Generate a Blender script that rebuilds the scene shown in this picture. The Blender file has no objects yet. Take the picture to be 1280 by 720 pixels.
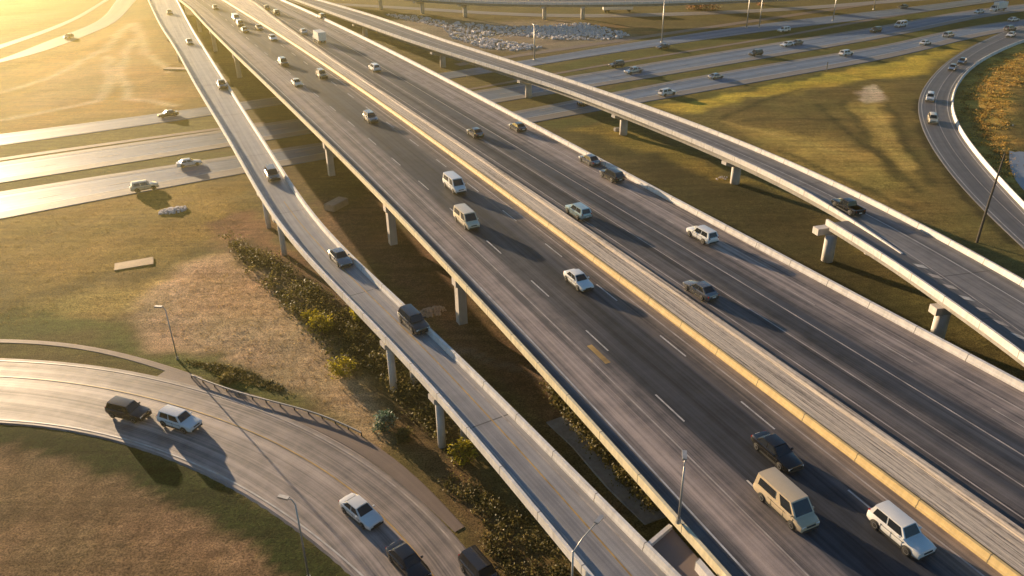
import bpy, bmesh, math, random
import numpy as np
from mathutils import Vector, Matrix, kdtree
R = math.radians
random.seed(7); rng = np.random.default_rng(11)
scn = bpy.context.scene
COL = scn.collection

# ------------------------------------------------------------------ camera
F_PX, PITCH, ROLL, CAM_H = 999.0, R(27.63), R(-0.942), 52.0
cam_d = bpy.data.cameras.new('camera'); cam = bpy.data.objects.new('camera', cam_d); COL.objects.link(cam)
cam_d.sensor_width = 36.0; cam_d.lens = 36.0 * F_PX / 1280; cam_d.clip_end = 12000; cam_d.clip_start = 0.5
cam.matrix_world = Matrix.Translation((0, 0, CAM_H)) @ Matrix.Rotation(R(90) - PITCH, 4, 'X') @ Matrix.Rotation(ROLL, 4, 'Z')
scn.camera = cam

def at(pts, z=0.0):
    """survey points: image measurement -> plan position on the level z"""
    p = np.atleast_2d(np.array(pts, float))
    x = (p[:, 0] - 640) / F_PX; y = -(p[:, 1] - 360) / F_PX
    c, s = math.cos(ROLL), math.sin(ROLL); x, y = c * x - s * y, s * x + c * y
    cp, sp = math.cos(PITCH), math.sin(PITCH)
    d = np.stack([x, cp + y * sp, -sp + y * cp], 1)
    t = (z - CAM_H) / d[:, 2]
    return np.stack([d[:, 0] * t, d[:, 1] * t], 1)

# ------------------------------------------------------------------ objects
def tag(o, label=None, cat=None, group=None, kind=None):
    if label: o['label'] = label
    if cat: o['category'] = cat
    if group: o['group'] = group
    if kind: o['kind'] = kind
    return o
def empty(name, loc=(0, 0, 0), rz=0.0):
    o = bpy.data.objects.new(name, None); o.empty_display_size = 0.5; o.location = loc; o.rotation_euler = (0, 0, rz)
    COL.objects.link(o); return o
def link(name, me, parent=None):
    o = bpy.data.objects.new(name, me); COL.objects.link(o); o.parent = parent; return o

class MB:
    """collects shapes and links them as one mesh object"""
    def __init__(s): s.v = []; s.f = []; s.m = []; s.uv = {}
    def add(s, vs, fs, mi=0, uvs=None):
        b = len(s.v); s.v += [tuple(map(float, v)) for v in vs]
        if uvs is not None:
            for i, u in enumerate(uvs): s.uv[b + i] = u
        for f in fs: s.f.append(tuple(b + i for i in f)); s.m.append(mi)
        return s
    def box(s, c, d, mi=0, rz=0.0, taper=1.0):
        x, y, z = c; a, b, h = d[0] / 2, d[1] / 2, d[2] / 2; vs = []
        for k, t in ((-h, 1.0), (h, taper)):
            for (i, j) in ((-a, -b), (a, -b), (a, b), (-a, b)):
                i *= t; j *= t
                vs.append((x + i * math.cos(rz) - j * math.sin(rz), y + i * math.sin(rz) + j * math.cos(rz), z + k))
        return s.add(vs, [(3, 2, 1, 0), (4, 5, 6, 7), (0, 1, 5, 4), (1, 2, 6, 5), (2, 3, 7, 6), (3, 0, 4, 7)], mi)
    def tube(s, pts, rad, n=8, mi=0):
        pts = [Vector(p) for p in pts]; rad = rad if hasattr(rad, '__len__') else [rad] * len(pts)
        vs, fs = [], []
        for i, p in enumerate(pts):
            t = (pts[min(i + 1, len(pts) - 1)] - pts[max(i - 1, 0)]).normalized()
            a = t.cross(Vector((0, 0, 1)));
            if a.length < 1e-3: a = t.cross(Vector((0, 1, 0)))
            a.normalize(); b = t.cross(a).normalized()
            for k in range(n):
                an = 2 * math.pi * k / n
                vs.append(p + (a * math.cos(an) + b * math.sin(an)) * rad[i])
        for i in range(len(pts) - 1):
            for k in range(n):
                fs.append((i * n + k, i * n + (k + 1) % n, (i + 1) * n + (k + 1) % n, (i + 1) * n + k))
        fs.append(tuple(range(n))[::-1]); fs.append(tuple((len(pts) - 1) * n + k for k in range(n)))
        return s.add(vs, fs, mi)
    def mesh(s, name, mats, smooth=False):
        me = bpy.data.meshes.new(name); me.from_pydata(s.v, [], s.f); me.update()
        for m in mats: me.materials.append(m)
        me.polygons.foreach_set('material_index', s.m)
        if s.uv:
            uvl = me.uv_layers.new(name='UVMap'); arr = np.zeros((len(s.v), 2), np.float32)
            for k, u in s.uv.items(): arr[k] = u
            idx = np.zeros(len(me.loops), np.int32); me.loops.foreach_get('vertex_index', idx)
            uvl.data.foreach_set('uv', arr[idx].ravel())
        bm = bmesh.new(); bm.from_mesh(me); bmesh.ops.recalc_face_normals(bm, faces=bm.faces); bm.to_mesh(me); bm.free()
        if smooth:
            for p in me.polygons: p.use_smooth = True
        return me
    def obj(s, name, mats, parent=None, smooth=False):
        return link(name, s.mesh(name, mats if isinstance(mats, (list, tuple)) else [mats], smooth), parent)

# ------------------------------------------------------------------ materials
class NT:
    def __init__(s, name):
        s.mat = bpy.data.materials.new(name); s.mat.use_nodes = True; s.t = s.mat.node_tree; s.t.nodes.clear()
        s.out = s.n('ShaderNodeOutputMaterial'); s.p = s.n('ShaderNodeBsdfPrincipled'); s.l(s.p.outputs[0], s.out.inputs['Surface'])
    def n(s, typ, **kw):
        nd = s.t.nodes.new(typ)
        for k, v in kw.items(): setattr(nd, k, v)
        return nd
    def l(s, a, b): s.t.links.new(a, b)
    def set(s, nd, **kw):
        for k, v in kw.items():
            i = nd.inputs[k.replace('_', ' ')]
            if hasattr(v, 'is_linked'): s.l(v, i)
            else: i.default_value = v
        return nd
    def coord(s, scale=(1, 1, 1), uv=False):
        if uv: src = s.n('ShaderNodeUVMap', uv_map='UVMap').outputs[0]
        else: src = s.n('ShaderNodeNewGeometry').outputs['Position']
        mp = s.n('ShaderNodeMapping'); mp.inputs['Scale'].default_value = scale; s.l(src, mp.inputs[0]); return mp.outputs[0]
    def noise(s, scale, detail=4, rough=.55, vec=None, dist=0.0):
        nd = s.n('ShaderNodeTexNoise'); nd.inputs['Scale'].default_value = scale; nd.inputs['Detail'].default_value = detail
        nd.inputs['Roughness'].default_value = rough; nd.inputs['Distortion'].default_value = dist
        if vec is not None: s.l(vec, nd.inputs['Vector'])
        return nd.outputs[0]
    def ramp(s, fac, stops):
        nd = s.n('ShaderNodeValToRGB'); e = nd.color_ramp.elements
        while len(e) < len(stops): e.new(.5)
        for i, (p, c) in enumerate(stops): e[i].position = p; e[i].color = (*c, 1) if hasattr(c, '__len__') else (c, c, c, 1)
        s.l(fac, nd.inputs[0]); return nd.outputs[0]
    def mix(s, a, b, fac, mode='MIX'):
        nd = s.n('ShaderNodeMix', data_type='RGBA', blend_type=mode)
        for v, k in ((fac, 0), (a, 6), (b, 7)):
            if hasattr(v, 'is_linked'): s.l(v, nd.inputs[k])
            elif hasattr(v, '__len__'): nd.inputs[k].default_value = (*v, 1)
            else: nd.inputs[k].default_value = v
        return nd.outputs[2]
    def math(s, op, a, b=0.0):
        nd = s.n('ShaderNodeMath', operation=op)
        for v, k in ((a, 0), (b, 1)):
            if hasattr(v, 'is_linked'): s.l(v, nd.inputs[k])
            else: nd.inputs[k].default_value = v
        return nd.outputs[0]
    def bump(s, h, strength, dist):
        nd = s.n('ShaderNodeBump'); nd.inputs['Strength'].default_value = strength; nd.inputs['Distance'].default_value = dist
        s.l(h, nd.inputs['Height']); s.l(nd.outputs[0], s.p.inputs['Normal'])
    def fin(s, col, rough=.6, metal=0.0, spec=.5):
        for v, k in ((col, 'Base Color'), (rough, 'Roughness'), (metal, 'Metallic'), (spec, 'Specular IOR Level')):
            if hasattr(v, 'is_linked'): s.l(v, s.p.inputs[k])
            elif hasattr(v, '__len__'): s.p.inputs[k].default_value = (*v, 1)
            else: s.p.inputs[k].default_value = v
        return s.mat

def m_road(name, light, dark, tint=(.30, .27, .26), rough=.55, streak=1.0, joints=0.0, spec=.5, prof=None):
    """weathered paving: long wheel tracks and oil streaks run with the traffic (UV in metres)"""
    t = NT(name)
    uv = t.coord((1, 1, 1), True)
    s1 = t.noise(1.0, 3, .6, t.coord((.34, .0045, 1), True))
    s2 = t.noise(1.0, 4, .65, t.coord((1.5, .012, 1), True))
    s3 = t.noise(1.0, 4, .6, t.coord((4.5, .05, 1), True))
    blot = t.noise(.35, 6, .65, uv)
    a = t.math('ADD', t.math('MULTIPLY', s1, .45), t.math('ADD', t.math('MULTIPLY', s2, .4), t.math('MULTIPLY', s3, .25)))
    a = t.math('ADD', a, t.math('MULTIPLY', t.math('SUBTRACT', blot, .5), .22))
    c = t.ramp(a, [(.55 - .14 * streak, dark), (.55 + .13 * streak, light)])
    if prof:      # lane wear, plus shade of traffic and barriers put into colour bands
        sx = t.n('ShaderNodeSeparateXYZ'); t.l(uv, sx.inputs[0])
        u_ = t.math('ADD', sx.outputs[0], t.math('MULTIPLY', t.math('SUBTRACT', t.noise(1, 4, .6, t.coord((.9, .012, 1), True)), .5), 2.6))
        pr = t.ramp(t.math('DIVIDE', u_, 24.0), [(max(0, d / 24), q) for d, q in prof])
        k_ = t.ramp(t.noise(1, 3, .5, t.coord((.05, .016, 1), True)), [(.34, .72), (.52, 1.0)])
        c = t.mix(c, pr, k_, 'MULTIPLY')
    fine = t.noise(14, 3, .7, uv)
    c = t.mix(c, t.ramp(fine, [(.3, .72), (.7, 1.25)]), .55, 'MULTIPLY')
    if joints:
        sp = t.n('ShaderNodeSeparateXYZ'); t.l(uv, sp.inputs[0])
        m = t.math('LESS_THAN', t.math('MODULO', t.math('ADD', sp.outputs[1], 4000.0 + joints * .5), joints), .16)
        c = t.mix(c, (.035, .032, .03), t.math('MULTIPLY', m, .8))
    rr = t.ramp(a, [(.35, rough + .06), (.7, rough - .08)])
    t.bump(fine, .25, .02)
    return t.fin(c, rr, 0, spec)
def m_conc(name, col, dirty=.55, rough=.75, scale=1.0, uv=False):
    t = NT(name); v = t.coord((1, 1, 1))
    n = t.noise(.5 * scale, 6, .65, v); n2 = t.noise(.9 * scale, 4, .6, t.coord((2.5, 2.5, .22)))
    d = tuple(x * dirty for x in col)
    c = t.ramp(t.math('ADD', t.math('MULTIPLY', n, .6), t.math('MULTIPLY', n2, .4)), [(.36, d), (.60, col)])
    t.bump(t.noise(6 * scale, 3, .6, v), .25, .03)
    return t.fin(c, rough)
def m_barrier(name, col, dirty=.6):
    t = NT(name); v = t.coord(); uv = t.coord((1, 1, 1), True)
    n = t.noise(.7, 6, .65, v); dr = t.noise(1, 4, .6, t.coord((.35, 2.2, 1), True)); lo = t.noise(1, 3, .5, t.coord((.1, .03, 1), True))
    f = t.math('ADD', t.math('MULTIPLY', n, .4), t.math('ADD', t.math('MULTIPLY', dr, .4), t.math('MULTIPLY', lo, .2)))
    c = t.ramp(f, [(.36, tuple(x * dirty for x in col)), (.58, col)])
    sp = t.n('ShaderNodeSeparateXYZ'); t.l(uv, sp.inputs[0])
    j = t.math('LESS_THAN', t.math('MODULO', sp.outputs[1], 6.1), .09); c = t.mix(c, (.07, .06, .05), t.math('MULTIPLY', j, .75))
    scuff = t.ramp(t.noise(1, 5, .7, t.coord((3, .25, 1), True)), [(.62, 0.0), (.70, .55)]); c = t.mix(c, (.12, .10, .09), scuff)
    t.bump(t.noise(9, 3, .6, v), .25, .02)
    return t.fin(c, .7)
def m_plain(name, col, rough=.5, metal=0., spec=.5, var=.15, scale=3.):
    t = NT(name); n = t.noise(scale, 4, .6, t.n('ShaderNodeTexCoord').outputs['Object'])
    c = t.ramp(n, [(.3, tuple(x * (1 - var) for x in col)), (.7, tuple(min(1, x * (1 + var)) for x in col))])
    return t.fin(c, rough, metal, spec)
def m_leaf(name, cols, rough=.6, attr='tone'):
    t = NT(name); a = t.n('ShaderNodeAttribute', attribute_name=attr)
    k = len(cols) - 1
    c = t.ramp(a.outputs['Fac'], [(i / k if k else 0, q) for i, q in enumerate(cols)])
    m = t.fin(c, rough, 0, .3)
    tr = t.n('ShaderNodeBsdfTranslucent'); mx = t.n('ShaderNodeMixShader'); mx.inputs[0].default_value = .35
    t.l(c, tr.inputs[0]); t.l(t.p.outputs[0], mx.inputs[1]); t.l(tr.outputs[0], mx.inputs[2]); t.l(mx.outputs[0], t.out.inputs[0])
    return m

M = {}
M['deck_west'] = m_road('worn_shade_banded_paving', (.42, .36, .32), (.10, .096, .10), streak=.7, rough=.62, spec=.22, prof=[(0,(1.0,.88,.76)),(2.4,(.62,.58,.55)),(4.0,(.13,.165,.23)),(9.6,(.12,.155,.22)),(10.8,(.80,.78,.80)),(14.6,(1.1,1.02,1.0)),(16.4,(.20,.26,.35)),(18.3,(.34,.42,.56))])  # bands hold lane wear, painted traffic shadow and the parapet's shade strip
M['deck_east'] = m_road('dark_worn_shade_banded_paving', (.36, .32, .30), (.07, .07, .08), streak=.7, rough=.62, spec=.22, prof=[(0,(1.15,1.06,1.0)),(6.4,(1.0,.94,.91)),(7.6,(.21,.26,.35)),(10.8,(.20,.25,.33)),(12.0,(.8,.77,.75)),(13.2,(.16,.195,.26)),(15.6,(.5,.49,.5)),(17.5,(.11,.13,.17))])  # dark lanes are wear; the median edge also holds painted barrier shadow
M['ramp'] = m_road('grey_ramp_paving', (.38, .36, .345), (.17, .168, .178), streak=.8, joints=30, rough=.5)
M['ramp_right'] = m_road('mid_grey_ramp_paving', (.25, .235, .225), (.085, .085, .095), streak=.7, joints=34, rough=.6, spec=.3)
M['ramp_dark'] = m_road('dark_ramp_paving', (.15, .14, .14), (.055, .056, .062), streak=1.0, joints=34)
M['highway'] = m_road('highway_asphalt', (.19, .245, .335), (.10, .135, .19), streak=.8, rough=.6, spec=.18)  # blue base colour also stands in for sky sheen
M['shoulder'] = m_road('shoulder_concrete', (.27, .25, .235), (.18, .165, .16), rough=.65, spec=.25)
M['loop'] = m_road('loop_concrete', (.44, .365, .325), (.085, .082, .09), streak=.7, rough=.62, spec=.25)
M['apron'] = m_road('apron_concrete', (.25, .19, .165), (.15, .115, .10), rough=.7, spec=.25)
t = NT('rough_median_concrete'); uv = t.coord((1, 1, 1), True)
f_ = t.math('ADD', t.math('MULTIPLY', t.noise(1, 4, .65, t.coord((5.5, .06, 1), True)), .72), t.math('MULTIPLY', t.noise(1, 5, .75, t.coord((4.5, 1.1, 1), True)), .28))
c_ = t.ramp(f_, [(.38, (.13, .105, .09)), (.47, (.46, .38, .30)), (.60, (.76, .64, .50))])
t.bump(f_, .8, .10); M['median'] = t.fin(c_, .85)
M['white'] = m_plain('white_road_paint', (.46, .44, .41), .5, scale=.8, var=.35)
M['faded'] = m_plain('faded_road_paint', (.40, .35, .31), .5, scale=.5, var=.4)
M['yellow'] = m_plain('yellow_road_paint', (.42, .26, .07), .5, scale=.6, var=.45)
M['bluewhite'] = m_plain('worn_white_line_paint', (.42, .42, .42), .5, scale=.6, var=.35)
M['barrier'] = m_barrier('barrier_concrete', (.76, .72, .67), .7)
M['barrier_cream'] = m_barrier('cream_barrier_concrete', (.76, .66, .44), .7)
M['barrier_yellow'] = m_barrier('sunlit_yellow_barrier', (.74, .54, .24), .74)  # yellow of the sunlit face is put into the base colour
M['concrete'] = m_conc('pier_concrete', (.66, .61, .56), .75)
M['girder'] = m_conc('girder_concrete', (.36, .34, .31), .6)
M['tan_block'] = m_conc('tan_concrete', (.50, .36, .26), .7, .8, 2)
M['galv'] = m_plain('galvanised_steel', (.45, .43, .40), .45, .6)
M['darksteel'] = m_plain('dark_weathered_wood', (.055, .045, .038), .8)
M['lens'] = m_plain('lamp_lens', (.7, .68, .62), .3)
M['rock'] = m_conc('pale_rock', (.74, .68, .66), .6, .85, 3)

# ------------------------------------------------------------------ curves
def resample(P, step):
    P = np.array(P, float); d = np.r_[0, np.cumsum(np.linalg.norm(np.diff(P, axis=0), axis=1))]
    n = max(2, int(round(d[-1] / step)) + 1); s = np.linspace(0, d[-1], n)
    return np.stack([np.interp(s, d, P[:, 0]), np.interp(s, d, P[:, 1])], 1)
def extend(P, a, b):
    P = np.array(P, float)
    if a: u = P[0] - P[1]; P = np.vstack([P[0] + u / np.linalg.norm(u) * a, P])
    if b: u = P[-1] - P[-2]; P = np.vstack([P, P[-1] + u / np.linalg.norm(u) * b])
    return P
def smooth(P, n):
    P = P.copy()
    for _ in range(n): P[1:-1] = P[1:-1] * .5 + (P[:-2] + P[2:]) * .25
    return P
def curve(pts, step=3.0, sm=60, ext=(0, 0)):
    return smooth(resample(extend(pts, *ext), step), sm)
class Ribbon:
    """a carriageway in plan: left edge, right edge, level"""
    def __init__(s, Lp, Rp, z):
        s.z = z; s.L = np.array(Lp); s.R = np.array(Rp); s.c = (s.L + s.R) / 2
        t = np.gradient(s.c, axis=0); s.t = t / np.linalg.norm(t, axis=1)[:, None]
        s.nl = (s.L - s.R); s.w = np.linalg.norm(s.nl, axis=1); s.nl = s.nl / s.w[:, None]
        s.s = np.r_[0, np.cumsum(np.linalg.norm(np.diff(s.c, axis=0), axis=1))]
    def off(s, side, d):
        """curve at d metres inside the left ('L') or right ('R') edge (negative: outside)"""
        return s.L - s.nl * d if side == 'L' else s.R + s.nl * d
    def near(s, p):
        i = int(np.argmin(np.sum((s.c - np.array(p)) ** 2, 1))); return i
def pair(Lp, Rp, step=3.0, sm=60, ext=(0, 0)):
    """ribbon edges with matching stations from two traced edges"""
    L = curve(Lp, step, sm, ext); Rr = curve(Rp, step, sm, ext)
    n = max(len(L), len(Rr)); k = np.linspace(0, 1, n)
    f = lambda P: np.stack([np.interp(k, np.linspace(0, 1, len(P)), P[:, i]) for i in (0, 1)], 1)
    L, Rr = f(L), f(Rr)
    c = smooth((L + Rr) / 2, 10); t = np.gradient(c, axis=0); t /= np.linalg.norm(t, axis=1)[:, None]; nn = np.stack([-t[:, 1], t[:, 0]], 1)
    def cast(P):
        o = []
        for i in range(n):
            rel = P - c[i]; al = rel @ t[i]; ac = rel @ nn[i]
            m = np.abs(al) < 12
            if not m.any(): m = np.abs(al) <= np.abs(al).min() + 1e-6
            j = np.argsort(al[m]); o.append(np.interp(0, al[m][j], ac[m][j]))
        return np.array(o)
    dl, dr = cast(L), cast(Rr)
    ker = np.ones(15) / 15
    sm1 = lambda a: np.convolve(np.pad(a, 7, mode='edge'), ker, 'valid')
    dl, dr = sm1(dl), sm1(dr)
    return c + nn * dl[:, None], c + nn * dr[:, None]

def strip(mb, A, B, z, mi=0, v=None, u=None):
    """sheet between two curves with matching stations; UV in metres"""
    n = len(A); vs = [(*A[i], z) for i in range(n)] + [(*B[i], z) for i in range(n)]
    if v is None: v = np.r_[0, np.cumsum(np.linalg.norm(np.diff((A + B) / 2, axis=0), axis=1))]
    if u is None: u = (np.zeros(n), np.linalg.norm(A - B, axis=1))
    uv = [(u[0][i], v[i]) for i in range(n)] + [(u[1][i], v[i]) for i in range(n)]
    mb.add(vs, [(i, i + 1, n + i + 1, n + i) for i in range(n - 1)], mi, uv)
def line(mb, rb, side, d, w, z, mi, dash=None, rng_=None):
    A, B = rb.off(side, d - w / 2), rb.off(side, d + w / 2)
    n = len(A); sel = np.arange(n)
    if rng_ is not None: sel = sel[(rb.s >= rng_[0]) & (rb.s <= rng_[1])]
    if len(sel) < 2: return
    if dash is None:
        strip(mb, A[sel], B[sel], z, mi); return
    ln, gap, ph = dash; s0 = rb.s[sel[0]] + ph
    while s0 + ln < rb.s[sel[-1]]:
        q = [np.array([[np.interp(x, rb.s, P[:, 0]), np.interp(x, rb.s, P[:, 1])] for x in (s0, s0 + ln)]) for P in (A, B)]
        strip(mb, q[0], q[1], z, mi); s0 += ln + gap
def wall(mb, P, Q, z0, prof, mi=0, zs=None):
    """extrudes a closed profile [(k, z)] along stations; k=0 on curve P, k=1 on curve Q"""
    n, m = len(P), len(prof); vs = []; uv = []; al = np.r_[0, np.cumsum(np.linalg.norm(np.diff(P, axis=0), axis=1))]
    for i in range(n):
        f = 1.0 if zs is None else zs[i]; u = 0.0
        for j, (k, z) in enumerate(prof):
            x = P[i] * (1 - k) + Q[i] * k; vs.append((x[0], x[1], z0 + (z * f if z > 0 else z))); uv.append((u, al[i])); u += abs(prof[(j + 1) % m][1] - z) + .4 * abs(prof[(j + 1) % m][0] - k)
    fs = [(i * m + j, i * m + (j + 1) % m, (i + 1) * m + (j + 1) % m, (i + 1) * m + j) for i in range(n - 1) for j in range(m)]
    fs += [tuple(range(m)), tuple((n - 1) * m + j for j in range(m))]
    mb.add(vs, fs, mi, uv)
JERSEY = [(0, -.02), (0, .30), (.22, .42), (.32, .88), (.68, .88), (.78, .42), (1, .30), (1, -.02)]
PARAPET = [(0, -.12), (0, .74), (.72, .74), (.8, .36), (1, .22), (1, -.02), (.98, -.06), (.6, -.1), (.6, -.12)]

roads = []     # every paved ribbon on the ground, keeps the terrain level beside it

# ================================================================== THE ELEVATED HIGHWAY (level 8 m)
ZM = 8.0
AL = at([(229,0),(270,40),(315,86),(362,131),(404,178),(438,215),(475,240),(531,302),(581,353),(655,428),(703,480),(756,555),(807,606),(847,648)], ZM + .85)
ML = at([(320,24),(387,67),(454,116),(522,158),(589,207),(633,240),(689,284),(756,334),(850,401),(947,478),(1018,528),(1085,579),(1186,654),(1270,720)], ZM + .5)
MR = at([(320,2),(370,37),(404,64),(438,84),(481,111),(535,148),(582,182),(629,219),(671,241),(756,292),(850,358),(1025,478),(1085,522),(1153,567),(1280,660)], ZM + .85)
AR = at([(364,3),(421,32),(488,64),(555,96),(623,131),(690,165),(750,198),(850,251),(934,301),(1018,345),(1102,385),(1169,420),(1280,478)], ZM + .5)
HD = np.array([math.sin(R(154.5)), math.cos(R(154.5))]); HN = np.array([HD[1], -HD[0]])   # along (towards the camera), across (to the left edge is -)
def fit_edge(P, deg, S):
    s, q = P @ HD, P @ HN
    w = 1 / (1 + np.linalg.norm(P, axis=1) / 60)
    co = np.polyfit(s, q, deg, w=w); lo, hi = s.min(), s.max()
    Sc = np.clip(S, lo, hi); d = np.polyval(np.polyder(co), Sc)
    return np.polyval(co, Sc) + d * (S - Sc)
S = np.arange(-620, 75, 4.0)
edges = {}
qML, qMR, qAL, qAR = fit_edge(ML, 3, S), fit_edge(MR, 3, S), fit_edge(AL, 3, S), fit_edge(AR, 3, S)
# far beyond the surveyed stretch the four edges stay parallel
far = S < -330
i0 = int(np.argmax(~far))
for q in (qMR, qAL, qAR): q[far] = qML[far] + (q[i0] - qML[i0])
def PQ(q): return S[:, None] * HD + q[:, None] * HN
eAL, eML, eMR, eAR = PQ(qAL), PQ(qML), PQ(qMR), PQ(qAR)
if (eAL[0] - eML[0]) @ HN > 0: HN_s = 1
west = Ribbon(eML, eAL, ZM); east = Ribbon(eAR, eMR, ZM)     # travelling towards the camera the left edge lies on the camera's right
hw = empty('elevated_highway', (0, 0, 0)); tag(hw, 'wide two carriageway elevated highway running diagonally across the whole picture on concrete piers', 'highway bridge')
# deck slab with overhang, butted under the parapets
def slab(mb, A, B, z, th):
    wall(mb, A, B, z, [(0, -.03), (1, -.03), (1, -th), (0, -th)])
def inset(A, B, d):
    u = (B - A); u = u / np.linalg.norm(u, axis=1)[:, None]; return A + u * d
mb = MB(); slab(mb, inset(eAL, eAR, .42), inset(eAR, eAL, .42), ZM, .40); mb.obj('deck', M['girder'], hw)
# carriageways
def carriage(name, rb, mat, marks, z, parent):
    mb = MB(); strip(mb, rb.L, rb.R, z, 0, rb.s)
    for (side, d, w, mi, dash, rr) in marks: line(mb, rb, side, d, w, z + .015, mi, dash, rr)
    return mb.obj(name, [mat, M['white'], M['faded'], M['yellow'], M['bluewhite']], parent)
tot = west.s[-1]
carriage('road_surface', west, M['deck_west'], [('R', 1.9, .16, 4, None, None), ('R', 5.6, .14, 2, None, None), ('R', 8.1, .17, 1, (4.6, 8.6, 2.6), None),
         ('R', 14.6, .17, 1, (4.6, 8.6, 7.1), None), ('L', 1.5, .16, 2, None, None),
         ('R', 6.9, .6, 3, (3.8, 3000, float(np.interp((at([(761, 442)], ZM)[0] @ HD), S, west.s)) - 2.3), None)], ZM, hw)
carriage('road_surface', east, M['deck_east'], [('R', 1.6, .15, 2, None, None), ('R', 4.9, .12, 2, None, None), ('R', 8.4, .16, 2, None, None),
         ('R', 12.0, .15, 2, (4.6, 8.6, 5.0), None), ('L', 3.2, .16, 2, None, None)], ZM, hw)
# barriers and median
mb = MB(); wall(mb, inset(eAL, eML, 0), inset(eAL, eML, .4), ZM, PARAPET); mb.obj('parapet', M['barrier_cream'], hw)
mb = MB(); wall(mb, inset(eAR, eMR, 0), inset(eAR, eMR, .5), ZM, PARAPET); mb.obj('parapet', M['barrier'], hw)
mb = MB(); wall(mb, inset(eML, eAL, .25), inset(eML, eMR, .3), ZM, [(0, -.02), (0, .22), (.18, .34), (.28, .70), (.72, .70), (.8, .34), (1, .22), (1, -.02)]); mb.obj('median_barrier', M['barrier_yellow'], hw)
mb = MB(); wall(mb, inset(eMR, eML, 1.25), inset(eMR, eML, .12), ZM, [(0, -.02), (0, .50), (.08, .70), (.30, .80), (.80, .78), (1, .6), (1, -.02)]); mb.obj('median_barrier', M['median'], hw)
mb = MB(); A, B = inset(eML, eMR, .36), inset(eMR, eML, 1.24); strip(mb, A, B, ZM + .60, 0)
mb.obj('median_slab', M['median'], hw)
# girders
nG = 8
for k in range(nG):
    f = .035 + .93 * k / (nG - 1); Ck = eAL * (1 - f) + eAR * f; Dk = inset(Ck, eAR, .5)
    mb = MB(); wall(mb, Ck, Dk, ZM, [(0, -.4), (1, -.4), (1, -1.35), (0, -1.35)]); mb.obj('girder', M['girder'], hw)
def column(mb, x, y, z0, z1, r, rz=0.0, n=12, flare=1.0):
    mb.tube([(x, y, z0), (x, y, z1 - 1.2), (x, y, z1)], [r, r, r * flare], n)
bents = [at([p])[0] for p in ((586,411),(490,301),(416,218),(303,96),(274,62))]
sb = sorted([float(b @ HD) for b in bents])
sb = [sb[0] - 76, sb[0] - 38] + sb
for s0 in sb:
    if s0 > 8: continue
    i = int(np.argmin(abs(S - s0))); a, b = eAL[i], eAR[i]; u = (b - a) / np.linalg.norm(b - a); L = np.linalg.norm(b - a)
    piers = []
    cap = MB(); c0, c1 = a + u * .9, b - u * .9; ang = math.atan2(u[1], u[0]); cc = (c0 + c1) / 2
    cap.box((cc[0], cc[1], ZM - 1.35 - .55), (np.linalg.norm(c1 - c0), 1.3, 1.1), rz=ang)
    cap_o = cap.obj('pier_cap', M['concrete'], hw)
    for k in range(5):
        p = a + u * (1.75 + (L - 3.5) * k / 4)
        mb = MB(); mb.box((p[0], p[1], (ZM - 2.45) / 2 - .3), (1.15, 1.15, ZM - 2.45 + .6), rz=ang); mb.obj('pier', M['concrete'], hw)

# ================================================================== LEFT RAMP (level 7.5 m)
def bridge(name, label, cat, Lp, Rp, z, mat, marks, step=3.0, sm=40, ext=(0, 0), th=1.1, left_first=True, dirs=None):
    A, B = pair(Lp, Rp, step, sm, ext)
    root = empty(name); tag(root, label, cat)
    mb = MB(); slab(mb, inset(A, B, .3), inset(B, A, .3), z, .35); mb.obj('deck', M['girder'], root)
    rb = Ribbon(B, A, z)
    carriage('road_surface', rb, mat, marks, z, root)
    for P, Q in ((A, B), (B, A)):
        mb = MB(); wall(mb, P, inset(P, Q, .38), z, PARAPET); mb.obj('parapet', M['barrier'], root)
    w = float(np.median(np.linalg.norm(A - B, axis=1)))
    for f in ((.17, .5, .83) if w < 9 else (.1, .37, .63, .9)):
        Ck = A * (1 - f) + B * f; u = (B - A) / np.linalg.norm(B - A, axis=1)[:, None]
        mb = MB(); wall(mb, Ck - u * .3, Ck + u * .3, z, [(0, -.35), (1, -.35), (1, -th), (0, -th)]); mb.obj('girder', M['girder'], root)
    return root, rb, A, B
ZB = 7.5
BLp = at([(186,2),(200,32),(220,60),(240,100),(265,140),(290,181),(312,222),(335,267),(355,295),(383,323),(425,366),(454,391),(480,415),(507,445),(535,479),(568,518),(622,579),(675,643),(736,718)], ZB + .6)
BRp = at([(222,0),(242,38),(264,72),(290,112),(307,140),(330,175),(352,207),(370,237),(395,277),(428,314),(454,334),(487,364),(521,391),(571,438),(617,480),(669,542),(723,596),(790,661),(847,717)], ZB + .7)
rampB, rbB, bA, bB = bridge('ramp_bridge', 'narrow curving single lane ramp bridge to the left of the wide elevated highway', 'ramp bridge', BLp, BRp, ZB, M['ramp'],
    [('R', .85, .14, 2, None, None), ('L', .95, .14, 2, None, None), ('R', 2.95, .13, 3, None, (300, 3000))], ext=(60, 40))
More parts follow.
